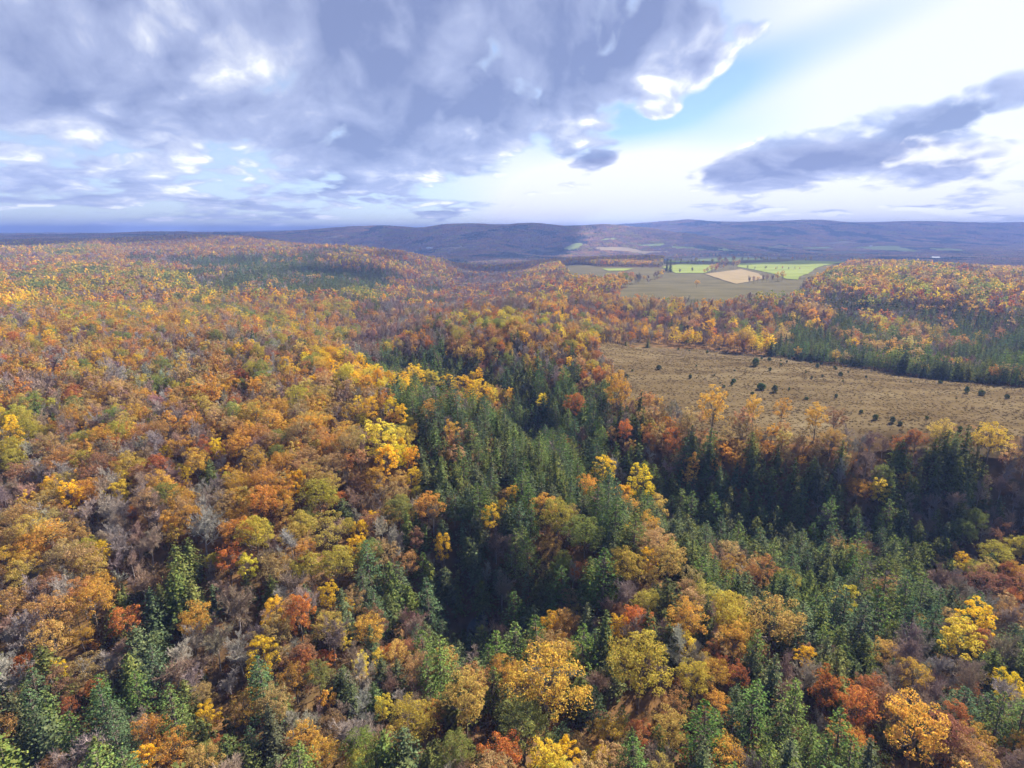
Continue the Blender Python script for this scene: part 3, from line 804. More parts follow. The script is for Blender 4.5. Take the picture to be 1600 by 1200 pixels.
FT = [(1041,425,9,'hemlock',0,1.7,'left of two dark spruces'),(1047,426,11,'hemlock',0,1.8,'taller of two dark spruces'),(1088,450,8,'orange',0,1.1,'lone orange tree in the olive meadow'),
 (1062,427,5,'bare',0,1.0,'small leafless tree by the spruces'),(1081,427,5,'bare',1,1.2,'leafless tree before the green pasture'),
 (1170,444,6,'bare',3,1.3,'first tree of the stubble hedgerow'),(1177,443.5,6,'red',1,1.3,'second tree of the stubble hedgerow'),(1184,443,6,'orange',2,1.3,'third tree of the stubble hedgerow'),(1191,442,6,'bare',1,1.4,'fourth tree of the stubble hedgerow'),
 (1198,441.5,6,'red',1,1.4,'fifth tree of the stubble hedgerow'),(1206,440.5,6,'bare',3,1.3,'sixth tree of the stubble hedgerow'),(1214,440,8,'orange',1,1.3,'orange tree of the stubble hedgerow'),(1222,439,9,'orange',3,1.2,'last tree of the stubble hedgerow'),
 (1004,420,5,'bare',0,1.0,'sapling by the olive hay meadow'),(1022,418,6,'orange',2,1.0,'small maple by the hay meadow')]
individuals = []       # dict per tree: x,y,z,kind,variant,scale,tint,rot,label
lm_xy = []
def place_landmark(px, py, w, kind, ti, hs, nm):
    a, s = ray(px, py)
    Y = np.exp(np.linspace(math.log(70), math.log(3000), 3000))
    x = a * Y; z = CZ + s * Y
    dep = Y * math.cos(TH) - (z - CZ) * math.sin(TH)
    sc = np.clip(w * dep / FPX / BASEW[kind], 0.35, 1.7)
    g = ground_z(x, Y)
    below = z < g + CH_[kind] * sc * hs
    i = int(np.argmax(below))
    return float(x[i]), float(Y[i]), float(g[i]), float(sc[i])
for (px, py, w, kind, ti, hs, nm) in LM:
    x, y, z, sc = place_landmark(px, py, w, kind, ti, hs, nm)
    individuals.append(dict(x=x, y=y, z=z, kind=kind, v=int(rng.integers(NV[kind])), s=sc, hs=hs, t=ti, rot=rng.uniform(0, 6.28), lm=nm, px=px, py=py, w=w))
    lm_xy.append((x, y, sc * BASEW[kind] / 2))
lm_xy = np.array(lm_xy)
for (px, py, w, kind, ti, hs, nm) in FT:
    x, y = hit(px, py); z = float(ground_z(x, y)); dep_ = y * math.cos(TH) - (z - CZ) * math.sin(TH)
    individuals.append(dict(x=x, y=y, z=z, kind=kind, v=int(rng.integers(NV[kind])), s=max(0.5, min(1.3, w * dep_ / FPX / BASEW[kind])), hs=hs, t=ti, rot=1.0, lm=nm, px=px, py=py - 6, w=w))

# ------------------------------------------------------------------ scattered forest
def scatter(r0, r1, step, amin=-0.86, amax=0.86):
    L = int(r1 / step) + 2
    gx, gy = np.meshgrid(np.arange(-L, L), np.arange(0, L))
    x = (gx + (gy % 2) * 0.5 + rng.uniform(-0.36, 0.36, gx.shape)) * step
    y = (gy + rng.uniform(-0.36, 0.36, gx.shape)) * step * 0.92
    x = x.ravel(); y = y.ravel()
    r = np.hypot(x, y); a = np.arctan2(x, y)
    m = (r > r0) & (r < r1) & (a > amin) & (a < amax)
    x, y = x[m], y[m]
    for w in FIELDS:
        m = ~inside(w, x, y); x, y = x[m], y[m]
    return x, y
def visible(x, y, h, margin):
    z = ground_z(x, y); r = np.hypot(x, y)
    c = grid_sample(CUM, phis, lrs, np.arctan2(x, y), np.log(r * 0.97))
    return (z + h - CZ) / r > c - margin

hed = [(1043 + 6 * i, 411 + .1 * i, 4.5) for i in range(17)] + [(1119 + rng.uniform(0, 30), 409 + rng.uniform(0, 15), 7) for i in range(18)] + [(1098 + 5 * i, 428 - 0.6 * i, 7) for i in range(6)] \
    + [(1150 + 7 * i, 410.5 - .35 * i, 4.5) for i in range(11)] + [(1236 + 9 * i, 408.6 - .1 * i, 4) for i in range(13)] + [(1172 + 9 * i, 421.5 + .3 * math.sin(i), 3) for i in range(10)]
hed += [(900 + rng.uniform(0, 108), 0, 9.5) for i in range(58)] + [(1038 + 5.8 * i, 402.6 - 0.3 * math.sin(i), 7.5) for i in range(58)]
hed = [(a, 455 - (a - 900) * 0.125 + rng.uniform(-4, 2), w) if b == 0 else (a, b, w) for a, b, w in hed]
for (px, py, w) in hed:
    px += rng.uniform(-5, 5); py += rng.uniform(-.5, .5); w *= rng.uniform(.6, 1.25); k = ['orange', 'bare', 'bare', 'red', 'orange', 'olive', 'hemlock'][int(rng.integers(6 if w < 9 else 7))]
    x, y = hit(px, py); z = float(ground_z(x, y)); dep_ = y * math.cos(TH) - (z - CZ) * math.sin(TH)
    individuals.append(dict(x=x, y=y, z=z, kind=k, v=int(rng.integers(NV[k])), s=max(0.35, min(1.3, w * dep_ / FPX / BASEW[k])), hs=1.15, t=int(rng.integers(len(TINTS[k]))), rot=rng.uniform(0, 6), px=px, py=py - 4, w=w))
xs, ys = scatter(62, 640, 5.5)
d = np.full(len(xs), 1e9)
for (lx, ly, lr) in lm_xy: d = np.minimum(d, np.hypot(xs - lx, ys - ly) - lr * 0.95)
m = d > 1.2
xs, ys = xs[m], ys[m]
hollow = np.array([hit(px, py, 4) for px, py in [(690,955),(730,925),(800,925),(835,960),(800,1010),(740,1022),(700,1000)]])
m = ~inside(hollow, xs, ys) | (rng.random(len(xs)) < 0.55)
xs, ys = xs[m], ys[m]
zs = ground_z(xs, ys)
zn = zone_of(xs, ys)
kd = kinds_for(zn, stand(xs, ys, 28))
hid = ~visible(xs, ys, 20, 0.03)
sc = rng.uniform(0.46, 0.96, len(xs)) * (1 + 0.2 * fbm(xs / 60, ys / 60)) * np.where((kd == 'hemlock') | (kd == 'pine'), 1.2, 1.0)
# conifers stand closer than the broad crowns
ppx, ppy, dep = project(xs, ys, zs + 10)
inframe = (ppx > -15) & (ppx < 1615) & (ppy < 1225)
width = np.array([BASEW[k] for k in kd]) * sc / dep * FPX
vis_n = inframe & visible(xs, ys, 18, 0.0)
budget = {}
for p in individuals: budget[p['kind']] = budget.get(p['kind'], 0) + 1
is_ind = np.zeros(len(xs), bool)
for k in KINDS:
    c = np.where((kd == k) & vis_n)[0]
    c = c[np.argsort(-width[c])][:300 - budget.get(k, 0)]
    is_ind[c] = True
tz = fbm(xs / 35 + 7, ys / 35, 2)
for i in np.where(is_ind)[0]:
    k = kd[i]; nt_ = len(TINTS[k])
    t = int(rng.integers(nt_)) if rng.random() < 0.6 else int((tz[i] + 1) / 2 * nt_ * 0.999)
    individuals.append(dict(x=xs[i], y=ys[i], z=zs[i], kind=k, v=int(rng.integers(NV[k])), s=sc[i], hs=rng.uniform(0.9, 1.15), t=t, rot=rng.uniform(0, 6.28), px=ppx[i], py=ppy[i], w=width[i]))

# ---- labels: a landmark by its own name, every other tree by kind, colour and its place beside a landmark
def wc(s): return len(s.replace('-', ' ').replace(',', ' ').split())
DIRS = ['right of', 'above right of', 'above', 'above left of', 'left of', 'below left of', 'below', 'below right of']
ORD = ['', 'second ', 'third ', 'fourth ', 'fifth ', 'sixth ', 'seventh ', 'eighth ', 'ninth ', 'tenth ', 'eleventh ', 'twelfth ', 'thirteenth ', 'fourteenth ', 'fifteenth ', 'sixteenth ', 'seventeenth ', 'eighteenth ', 'nineteenth ', 'twentieth ']
lmk = [p for p in individuals if 'lm' in p]
for p in lmk:
    p['label'] = '%s %s, the %s' % (TINTS[p['kind']][p['t']][1], NOUN[p['kind']], p['lm'])
LP = np.array([(p['px'], p['py']) for p in lmk]); LW = np.array([p['w'] for p in lmk])
cells = {}
for p in individuals:
    if 'lm' in p: continue
    dd = (np.hypot(LP[:, 0] - p['px'], LP[:, 1] - p['py'])) 
    j = int(dd.argmin()); an = math.atan2(LP[j, 1] - p['py'], p['px'] - LP[j, 0])
    di = int(round(an / (math.pi / 4))) % 8
    p['key'] = (p['kind'], p['t'], j, di); p['dd'] = dd[j]
    cells.setdefault(p['key'], []).append(p)
for key, ps in cells.items():
    ps.sort(key=lambda q: q['dd'])
    for n, p in enumerate(ps):
        o = ORD[n] if n < len(ORD) else '%d%s ' % (n + 1, {1: 'st', 2: 'nd', 3: 'rd'}.get((n + 1) % 10, 'th'))
        p['label'] = '%s %s, %s%s the %s' % (TINTS[p['kind']][p['t']][1], NOUN[p['kind']], o, DIRS[p['key'][3]], lmk[p['key'][2]]['lm'])

for p in individuals:
    if wc(p['label']) > 16: p['label'] = p['label'].replace('white pine', 'pine').replace('leafless tree,', 'bare tree,').replace(' coloured', '')
    if wc(p['label']) > 16: print('LONG', p['label'])
def tree_thing(p):
    k = p['kind']; name = TNAME[k]
    root = bpy.data.objects.new(name, None); COL.objects.link(root)
    root.empty_display_size = 1
    root.location = (p['x'], p['y'], p['z'] - 0.3)
    root.rotation_euler = (rng.normal(0, 0.03), rng.normal(0, 0.03), p['rot'])
    ax = rng.uniform(0.86, 1.16) if 'lm' not in p else 1.0
    wd = 1.16 if k in ('hemlock', 'pine') else 1.0
    root.scale = (p['s'] * ax * wd, p['s'] / ax * wd, p['s'] * p['hs'])
    tag(root, p['label'], 'tree', GROUPS[k])
    tm, cm = NEAR[k][p['v']]
    t = bpy.data.objects.new('trunk', tm); c = bpy.data.objects.new('branches' if k == 'bare' else 'crown', cm)
    for o in (t, c): COL.objects.link(o); o.parent = root
    col = np.array(TINTS[k][p['t']][0]) * rng.uniform(0.82, 1.15) * (1 + rng.normal(0, 0.05, 3))
    c['tint'] = [float(v) for v in col] + [1.0]
    return root
for p in individuals: tree_thing(p)

# ---- everything beyond those: one object per kind, instanced on points
def make_gn(coll, name):
    ng = bpy.data.node_groups.new(name, 'GeometryNodeTree')
    ng.interface.new_socket('Geometry', in_out='INPUT', socket_type='NodeSocketGeometry')
    ng.interface.new_socket('Geometry', in_out='OUTPUT', socket_type='NodeSocketGeometry')
    N = ng.nodes; Lk = ng.links
    gi = N.new('NodeGroupInput'); go = N.new('NodeGroupOutput')
    ci = N.new('GeometryNodeCollectionInfo'); ci.inputs['Collection'].default_value = coll
    ci.inputs['Separate Children'].default_value = True; ci.inputs['Reset Children'].default_value = True
    iop = N.new('GeometryNodeInstanceOnPoints'); iop.inputs['Pick Instance'].default_value = True
    def attr(nm, dt):
        a = N.new('GeometryNodeInputNamedAttribute'); a.data_type = dt; a.inputs['Name'].default_value = nm; return a.outputs[0]
    Lk.new(gi.outputs[0], iop.inputs['Points']); Lk.new(ci.outputs[0], iop.inputs['Instance'])
    Lk.new(attr('vid', 'INT'), iop.inputs['Instance Index'])
    Lk.new(attr('rot', 'FLOAT_VECTOR'), iop.inputs['Rotation']); Lk.new(attr('scl', 'FLOAT_VECTOR'), iop.inputs['Scale'])
    Lk.new(iop.outputs[0], go.inputs[0])
    return ng
def scatter_obj(name, meshes, x, y, z, vid, rot, scl, tint, label, cat):
    coll = bpy.data.collections.new(name + '_shapes')
    for i, me in enumerate(meshes): coll.objects.link(bpy.data.objects.new('%s_shape_%02d' % (name, i), me))
    me = bpy.data.meshes.new(name); me.vertices.add(len(x))
    me.vertices.foreach_set('co', np.stack([x, y, z], 1).astype(np.float32).ravel())
    a = me.attributes.new('vid', 'INT', 'POINT'); a.data.foreach_set('value', np.asarray(vid, np.int32))
    a = me.attributes.new('rot', 'FLOAT_VECTOR', 'POINT'); a.data.foreach_set('vector', np.asarray(rot, np.float32).ravel())
    a = me.attributes.new('scl', 'FLOAT_VECTOR', 'POINT'); a.data.foreach_set('vector', np.asarray(scl, np.float32).ravel())
    a = me.attributes.new('tint', 'FLOAT_COLOR', 'POINT'); a.data.foreach_set('color', np.concatenate([tint, np.ones((len(x), 1))], 1).astype(np.float32).ravel())
    o = link(name, me)
    md = o.modifiers.new('scatter', 'NODES'); md.node_group = make_gn(coll, name + '_nodes')
    return tag(o, label, cat, kind='stuff')
def tints_for(kd_, x, y):
    tn = fbm(x / 120 + 3, y / 120, 3); out = np.zeros((len(x), 3))
    for k in KINDS:
        m = kd_ == k
        if not m.any(): continue
        tab = np.array([c for c, _ in TINTS[k]])
        i = rng.integers(len(tab), size=m.sum())
        alt = ((tn[m] + 1) / 2 * len(tab) * 0.999).astype(int)
        i = np.where(rng.random(m.sum()) < 0.5, i, alt)
        out[m] = tab[i] * rng.uniform(0.8, 1.18, (m.sum(), 1)) * (1 + rng.normal(0, 0.06, (m.sum(), 3)))
    return out

# near and middle rest
rest = ~is_ind & (visible(xs, ys, 20, 0.05) | (np.hypot(xs, ys) < 260))
X1, Y1, K1, S1 = xs[rest], ys[rest], kd[rest], sc[rest]
x2, y2 = scatter(640, 2700, 8.6, -0.78, 0.78)
m = visible(x2, y2, 20, 0.008); x2, y2 = x2[m], y2[m]
k2 = kinds_for(zone_of(x2, y2), stand(x2, y2, 60))
s2 = rng.uniform(0.72, 1.15, len(x2)) * (1 + 0.15 * fbm(x2 / 80, y2 / 80))
X = np.concatenate([X1, x2]); Yy = np.concatenate([Y1, y2]); K = np.concatenate([K1, k2]); SC = np.concatenate([S1, s2])
Z = ground_z(X, Yy) - 0.4
T = tints_for(K, X, Yy)
RD = np.hypot(X, Yy)
ST = {'orange': ('maple_forest', 'orange and amber maples covering the slopes beyond the nearer trees'),
      'yellow': ('birch_forest', 'yellow birches scattered through the woods beyond the nearer trees'),
      'red': ('red_maple_forest', 'russet and red maples scattered through the far woods'),
      'olive': ('oak_forest', 'olive green oaks over the left hills and far woods'),
      'bare': ('leafless_forest', 'grey leafless trees filling the woods beyond the nearer ones'),
      'hemlock': ('hemlock_forest', 'dark hemlocks and spruces massed on the farther slopes'),
      'pine': ('pine_forest', 'white pines scattered through the farther woods')}
for k in KINDS:
    mids = [one_mesh(k, i, 1) for i in range(3)]; lows = [one_mesh(k, i, 2) for i in range(3)]
    near_m = []
    for i in range(2):
        g = Geo()
        tm, cm = NEAR[k][i]
        near_m += [tm, cm]
    m = K == k; n = m.sum()
    vid = np.where(RD[m] < 900, rng.integers(0, 3, n), rng.integers(3, 6, n))
    rot = np.stack([rng.normal(0, .04, n), rng.normal(0, .04, n), rng.uniform(0, 6.28, n)], 1)
    s = SC[m]; wd = 1.16 if k in ('hemlock', 'pine') else 1.0; scl = np.stack([s * wd, s * wd, s * rng.uniform(0.9, 1.15, n)], 1)
    scatter_obj(ST[k][0], mids + lows, X[m], Yy[m], Z[m], vid, rot, scl, T[m], ST[k][1], 'forest')
print('individual trees', len(individuals), 'rest', len(X))

# understory between the nearer trees
ux, uy = scatter(60, 420, 3.3)
ux, uy = ux[::1], uy[::1]
uk = rng.random(len(ux))
m = rng.random(len(ux)) < 0.55; ux, uy, uk = ux[m], uy[m], uk[m]
ul = []
for i in range(4):
    g = Geo(); n = 90
    c = rdir(n, 0.5) * rng.uniform(0.4, 1.0, (n, 1)) * np.array([1.1, 1.1, 1.3]) + np.array([0, 0, 1.3])
    cards(g, c, rdir(n, 0.6), 0.42, 0)
    tube(g, [[0, 0, 0], [0.05, 0, 1.5]], [0.04, 0.02], 3, 1)
    ul.append(g.mesh('undergrowth_%d' % i, [M_leaf if i < 3 else M_needle, M_branch]))
ut = np.array([(0.30, 0.14, 0.04), (0.20, 0.14, 0.06), (0.22, 0.12, 0.07), (0.10, 0.11, 0.04)])[rng.integers(0, 4, len(ux))] * rng.uniform(0.7, 1.2, (len(ux), 1))
us = rng.uniform(0.6, 1.5, len(ux))
scatter_obj('undergrowth', ul, ux, uy, ground_z(ux, uy) - 0.1, rng.integers(0, 4, len(ux)), np.stack([0 * ux, 0 * ux, rng.uniform(0, 6.28, len(ux))], 1), np.stack([us, us, us], 1), ut, 'low brown and rusty saplings under the trees', 'undergrowth')

# far hills: patches of many small trees laid along the slopes
fx, fy = scatter(2700, 8500, 62, -0.76, 0.76)
fx2, fy2 = scatter(8500, 21000, 124, -0.76, 0.76)
fsc = np.concatenate([np.ones(len(fx)), np.full(len(fx2), 2.0)]); fx = np.concatenate([fx, fx2]); fy = np.concatenate([fy, fy2])
m = visible(fx, fy, 25, 0.002); fx, fy, fsc = fx[m], fy[m], fsc[m]
patches = []
for i in range(6):
    g = Geo(); n = 44
    px_ = rng.uniform(-36, 36, n); py_ = rng.uniform(-36, 36, n)
    con = i == 5
    for a, b in zip(px_, py_):
        c = rdir(7, 0.5); q = c * np.array([4.6, 4.6, 5.2]) * (0.8 if con else 1) + np.array([a, b, 9 + rng.uniform(-2, 2)])
        cards(g, q, c + rng.normal(0, .3, (7, 3)), 6.2, 0)
    patches.append(g.mesh('patch_%d' % i, [M_leaf if not con else M_needle]))
e = 30.0
nx = -(ground_z(fx + e, fy) - ground_z(fx - e, fy)) / (2 * e); ny = -(ground_z(fx, fy + e) - ground_z(fx, fy - e)) / (2 * e)
rx = -np.arctan(ny); ry = np.arctan(nx)
pn = fbm(fx / 500, fy / 500, 4); pr = rng.random(len(fx))
ft = np.where((pr < 0.16)[:, None], (0.34, 0.20, 0.10), np.where((pr < 0.5)[:, None], (0.27, 0.17, 0.11), np.where((pr < 0.8)[:, None], (0.20, 0.15, 0.12), (0.25, 0.21, 0.07)))) * (1.3 + 0.5 * pn[:, None])
fv = rng.integers(0, 5, len(fx)); cf = (fbm(fx / 300 + 30, fy / 300, 3) > 0.22); fv[cf] = 5; ft[cf] = (0.07, 0.09, 0.05)
scatter_obj('distant_forest', patches, fx, fy, ground_z(fx, fy) - 2, fv, np.stack([rx, ry, 0 * rx], 1), np.stack([fsc, fsc, 1 + (fsc - 1) * .5], 1), ft, 'autumn woods covering the far ridges and valley sides', 'forest')
print('patches', len(fx))

# ------------------------------------------------------------------ cedars in the meadow
cedar_forms = []
for i in range(4):
    tg, lg = Geo(), Geo()
    n = 1500; dd_ = rdir(n, 0.2); hh = [3.1, 2.6, 3.4, 2.7][i]; ww = [2.7, 2.8, 2.4, 2.9][i]
    lump = 1 + 0.14 * np.sin(dd_[:, :1] * 5 + i) * np.cos(dd_[:, 1:2] * 4 + 2 * i) + 0.12 * np.sin(dd_[:, 2:] * 6 + dd_[:, :1] * 3)
    q = dd_ * np.array([ww, ww, hh]) * lump * rng.uniform(0.7, 1.05, (n, 1)) * np.where(dd_[:, 2:] > 0.3, 1 - 0.35 * (dd_[:, 2:] - 0.3), 1) * np.where(np.arange(3) == 2, 1 / np.where(dd_[:, 2:] > 0.3, 1 - 0.35 * (dd_[:, 2:] - 0.3), 1), 1) + np.array([0, 0, hh * 0.95])
    cards(lg, q, dd_ + rng.normal(0, 0.5, (n, 3)), 0.5, 0)
    tube(tg, [[0, 0, -0.3], [0, 0, hh], [0, 0, hh * 1.7]], [0.14, 0.09, 0.03], 5, 0)
    cedar_forms.append((tg.mesh('trunk', [M_bark]), lg.mesh('crown', [M_needle])))
# picture point of the foot, width in picture pixels
CB = [(1180,572,15,'largest cedar near the far edge of the meadow'),(1189,609,18,'biggest round cedar in the middle of the meadow'),(1210,613,14,'cedar standing beside the biggest one'),
 (1029,578,11,'lone cedar at the left end of the meadow'),(1367,656,12,'cedar near the near edge of the meadow'),(1533,618,13,'widest cedar toward the right of the meadow'),(1251,565,14,'broad cedar against the far woods'),
 (1313,588,9,'cedar below the far hemlock row'),(979,592,10,'cedar by the left corner of the meadow'),
 (1146,598,10,None),(1143,603,7,None),(1131,606,6,None),(1125,600,4,None),(1175,618,8,None),(1137,618,5,None),(1180,632,7,None),(1078,592,8,None),(1116,588,4,None),(1088,573,4,None),
 (1148,580,4,None),(1203,580,7,None),(1202,564,8,None),(1220,565,4,None),(1220,571,5,None),(1233,562,7,None),(1239,558,7,None),(1229,567,5,None),(1267,568,6,None),(1277,575,8,None),(1283,570,7,None),
 (1268,592,6,None),(1285,589,5,None),(1306,578,6,None),(1304,575,6,None),(1325,583,4,None),(1317,597,4,None),(1353,591,5,None),(1259,583,4,None),(1233,610,5,None),(1260,625,8,None),(1306,622,7,None),
 (1345,646,8,None),(1394,661,12,None),(1406,665,9,None),(1448,655,7,None),(1469,600,9,None),(1510,614,11,None),(1573,623,9,None),(1423,598,4,None),(1494,624,4,None),(1530,673,8,None),(1060,547,5,None),
 (1105,552,5,None),(1077,549,4,None),(1124,548,4,None),(988,581,5,None),(952,572,9,None),(1182,563,6,None),(1190,562,5,None),(1500,672,8,None)]
bl = [b for b in CB if b[3]]
cc = {}
for n_, (px, py, w, nm) in enumerate(CB):
    x, y = hit(px, py); z = float(ground_z(x, y)); dep_ = y * math.cos(TH) - (z - CZ) * math.sin(TH)
    s_ = min(1.4, max(0.2, w * dep_ / FPX / 7.6))
    root = bpy.data.objects.new('cedar_bush', None); COL.objects.link(root)
    root.location = (x, y, z + 0.1); root.rotation_euler = (0, 0, rng.uniform(0, 6)); root.scale = (s_, s_, s_ * rng.uniform(.85, 1.15))
    tm, cm = cedar_forms[n_ % 4]
    for nm2, me in (('trunk', tm), ('crown', cm)):
        o = bpy.data.objects.new(nm2, me); COL.objects.link(o); o.parent = root
    o['tint'] = [0.085 * rng.uniform(.85, 1.2), 0.12 * rng.uniform(.9, 1.15), 0.05, 1.0]
    if nm: lab = 'dark green ' + nm
    else:
        j = min(range(len(bl)), key=lambda q: math.hypot(bl[q][0] - px, bl[q][1] - py))
        an = math.atan2(bl[j][1] - py, px - bl[j][0]); di = int(round(an / (math.pi / 4))) % 8
        sz = 'tiny' if w < 6 else ('small' if w < 9 else 'rounded')
        key = (sz, j, di); cc[key] = cc.get(key, 0) + 1
        lab = '%s cedar, %s%s the %s' % (sz, ORD[cc[key] - 1], DIRS[di], bl[j][3])
    tag(root, lab, 'bush', 'young cedars in the brown meadow')

# ------------------------------------------------------------------ grass tufts of the meadow
gm = []
for i in range(3):
    g = Geo(); n = 26
    c = rng.normal(0, 0.55, (n, 3)) * np.array([1.4, 0.8, 0]) + np.array([0, 0, 0.28])
    nn = rng.normal(0, 1, (n, 3)) * np.array([1, 1, 0.35])
    cards(g, c, nn, 0.62, 0)
    gm.append(g.mesh('tuft_%d' % i, [M_leaf]))
meadow = FIELDS[0]
gx0, gy0 = meadow.min(0); gx1, gy1 = meadow.max(0)
tx = rng.uniform(gx0, gx1, 52000); ty = rng.uniform(gy0, gy1, 52000)
m = inside(meadow, tx, ty) & (rng.random(52000) < 0.45 + 0.55 * fbm(tx / 14, ty / 9 + 3, 3)) & (np.abs(np.arctan2(tx, ty)) < 0.9)
tx, ty = tx[m], ty[m]
tt = np.array([(0.125, 0.09, 0.045), (0.105, 0.074, 0.036), (0.15, 0.115, 0.06), (0.115, 0.075, 0.035)])[rng.integers(0, 4, len(tx))] * rng.uniform(0.8, 1.15, (len(tx), 1))
ts = rng.uniform(0.25, 0.65, len(tx))
scatter_obj('dry_grass', gm, tx, ty, ground_z(tx, ty) + 0.2, rng.integers(0, 3, len(tx)), np.stack([0 * tx, 0 * tx, rng.normal(0, .5, len(tx))], 1), np.stack([ts, ts, ts], 1), tt, 'dry brown grass tufts covering the meadow', 'grass')
print('tufts', len(tx))

# ------------------------------------------------------------------ farm buildings far off
def paint(name, c, rough=0.6):
    m, nt, out = new_mat(name)
    tc = nd(nt, 'ShaderNodeTexCoord'); no = nd(nt, 'ShaderNodeTexNoise'); no.inputs['Scale'].default_value = 0.6
    nt.links.new(tc.outputs['Object'], no.inputs['Vector'])
    r = ramp(nt, [(0.3, tuple(v * 0.85 for v in c)), (0.7, c)], no.outputs[0])
    p = nd(nt, 'ShaderNodeBsdfPrincipled'); p.inputs['Roughness'].default_value = rough
    nt.links.new(r.outputs[0], p.inputs['Base Color']); nt.links.new(p.outputs[0], out.inputs['Surface'])
    return m
P_wall, P_roof, P_dark, P_tan = paint('white_boards', (0.78, 0.77, 0.74)), paint('metal_roof', (0.55, 0.56, 0.58), 0.4), paint('dark_opening', (0.06, 0.05, 0.05)), paint('grey_roof', (0.3, 0.3, 0.31))
def box(x0, x1, y0, y1, z0, z1):
    v = [(x, y, z) for z in (z0, z1) for x, y in ((x0, y0), (x1, y0), (x1, y1), (x0, y1))]
    return v, [(3, 2, 1, 0), (4, 5, 6, 7), (0, 1, 5, 4), (1, 2, 6, 5), (2, 3, 7, 6), (3, 0, 4, 7)]
def barn(px, py, L, W_, H, rot, label, roofm, name='barn'):
    x, y = hit(px, py, 5)
    root = bpy.data.objects.new(name, None); COL.objects.link(root); root.location = (x, y, float(ground_z(x, y)) + 5.2); root.rotation_euler = (0, 0, rot)
    tag(root, label, 'building')
    h = W_ * 0.3; a, b = L / 2, W_ / 2
    V = [(-a, -b, -3), (a, -b, -3), (a, b, -3), (-a, b, -3), (-a, -b, H), (a, -b, H), (a, b, H), (-a, b, H), (-a, 0, H + h), (a, 0, H + h)]
    me = bpy.data.meshes.new('wall'); me.from_pydata(V, [], [(0, 1, 5, 4), (2, 3, 7, 6), (1, 2, 6, 9, 5), (3, 0, 4, 8, 7)]); me.materials.append(P_wall); link('wall', me, root)
    e, t = 0.8, 0.3
    yy = b + e; zz = H - h * e / b
    V = [(-a - e, -yy, zz + .05), (a + e, -yy, zz + .05), (a + e, 0, H + h + .05), (-a - e, 0, H + h + .05), (a + e, yy, zz + .05), (-a - e, yy, zz + .05)]
    V += [(p[0], p[1], p[2] + t) for p in V]
    F = [(0, 1, 2, 3), (3, 2, 4, 5), (6, 9, 8, 7), (9, 11, 10, 8), (0, 6, 7, 1), (5, 4, 10, 11), (1, 7, 8, 2), (2, 8, 10, 4), (0, 3, 9, 6), (3, 5, 11, 9)]
    me = bpy.data.meshes.new('roof'); me.from_pydata(V, [], F); me.materials.append(roofm); link('roof', me, root)
    v, f = box(-1.8, 1.8, -b - 0.12, -b - 0.02, 0, H * 0.7); me = bpy.data.meshes.new('door'); me.from_pydata(v, [], f); me.materials.append(P_dark); link('door', me, root)
    k = max(2, int(L / 7))
    for i in range(k):
        xx = -a + L * (i + 0.5) / k
        if abs(xx) < 3: continue
        v, f = box(xx - .7, xx + .7, -b - 0.1, -b - 0.02, H * 0.4, H * 0.7); me = bpy.data.meshes.new('window'); me.from_pydata(v, [], f); me.materials.append(P_dark); link('window', me, root)
barn(671, 389, 46, 15, 6, 0.15, 'long white barn in a clearing at the foot of the long ridge', P_roof)
barn(1461, 404, 44, 16, 6, -0.1, 'pale roofed shed on the valley floor beyond the right hill', P_roof, 'shed')
barn(1361, 385.5, 30, 12, 7, 0.3, 'small white farmhouse beside the bright green field under the blue ridge', P_tan, 'farmhouse')

# ------------------------------------------------------------------ cloud layer 1500 m above the camera
HC = 1500.0
cphi = np.concatenate([np.linspace(-math.pi, -0.9, 50)[:-1], np.linspace(-0.9, 0.9, 300), np.linspace(0.9, math.pi, 50)[1:]])
clr_ = np.linspace(math.log(60), math.log(75000), 330)
CPH, CLR = np.meshgrid(cphi, clr_)
cr = np.exp(CLR); cx = cr * np.sin(CPH); cy = cr * np.cos(CPH)
bx, by, bd = project(cx, np.maximum(cy, 1.0), CZ + HC)      # bearing and elevation of each part of the sheet
front = (cy > 0.25 * cr) & (bd > 0)
bx = np.where(front, bx, -9999); by = np.where(front, by, -9999)
def blob(x0, y0, rx_, ry_, rot=0.0, soft=0.6):
    c, s_ = math.cos(rot), math.sin(rot); dx = bx - x0; dy = by - y0
    q = np.hypot((dx * c + dy * s_) / rx_, (-dx * s_ + dy * c) / ry_)
    return 1 - smooth(1 - soft, 1 + soft, q)
cov = np.full(cx.shape, 0.30); thick = np.full(cx.shape, 0.55); veil = np.full(cx.shape, 0.0)
vis = by > -130
left = 1 - smooth(820, 1010, bx + (by - 100) * 0.75)
cov = np.where(vis, 0.42 + left * 0.60, cov)
thick = np.where(vis, 0.22 + left * 0.17, thick)
low = smooth(210, 290, by)
cov = np.where(vis, cov - left * low * 0.02, cov)
for (x0, y0, a_, b_, r_, st) in [(780, 40, 300, 110, 0.0, .30), (600, 170, 130, 80, 0.3, .24), (930, 60, 130, 85, -0.5, .22), (520, 215, 80, 40, 0.2, .22), (770, 190, 110, 60, -.3, .14), (250, 170, 260, 40, .15, .12), (150, 60, 200, 60, 0, .0)]:
    q = blob(x0, y0, a_, b_, r_); thick = thick + q * st; cov = cov + q * 0.30
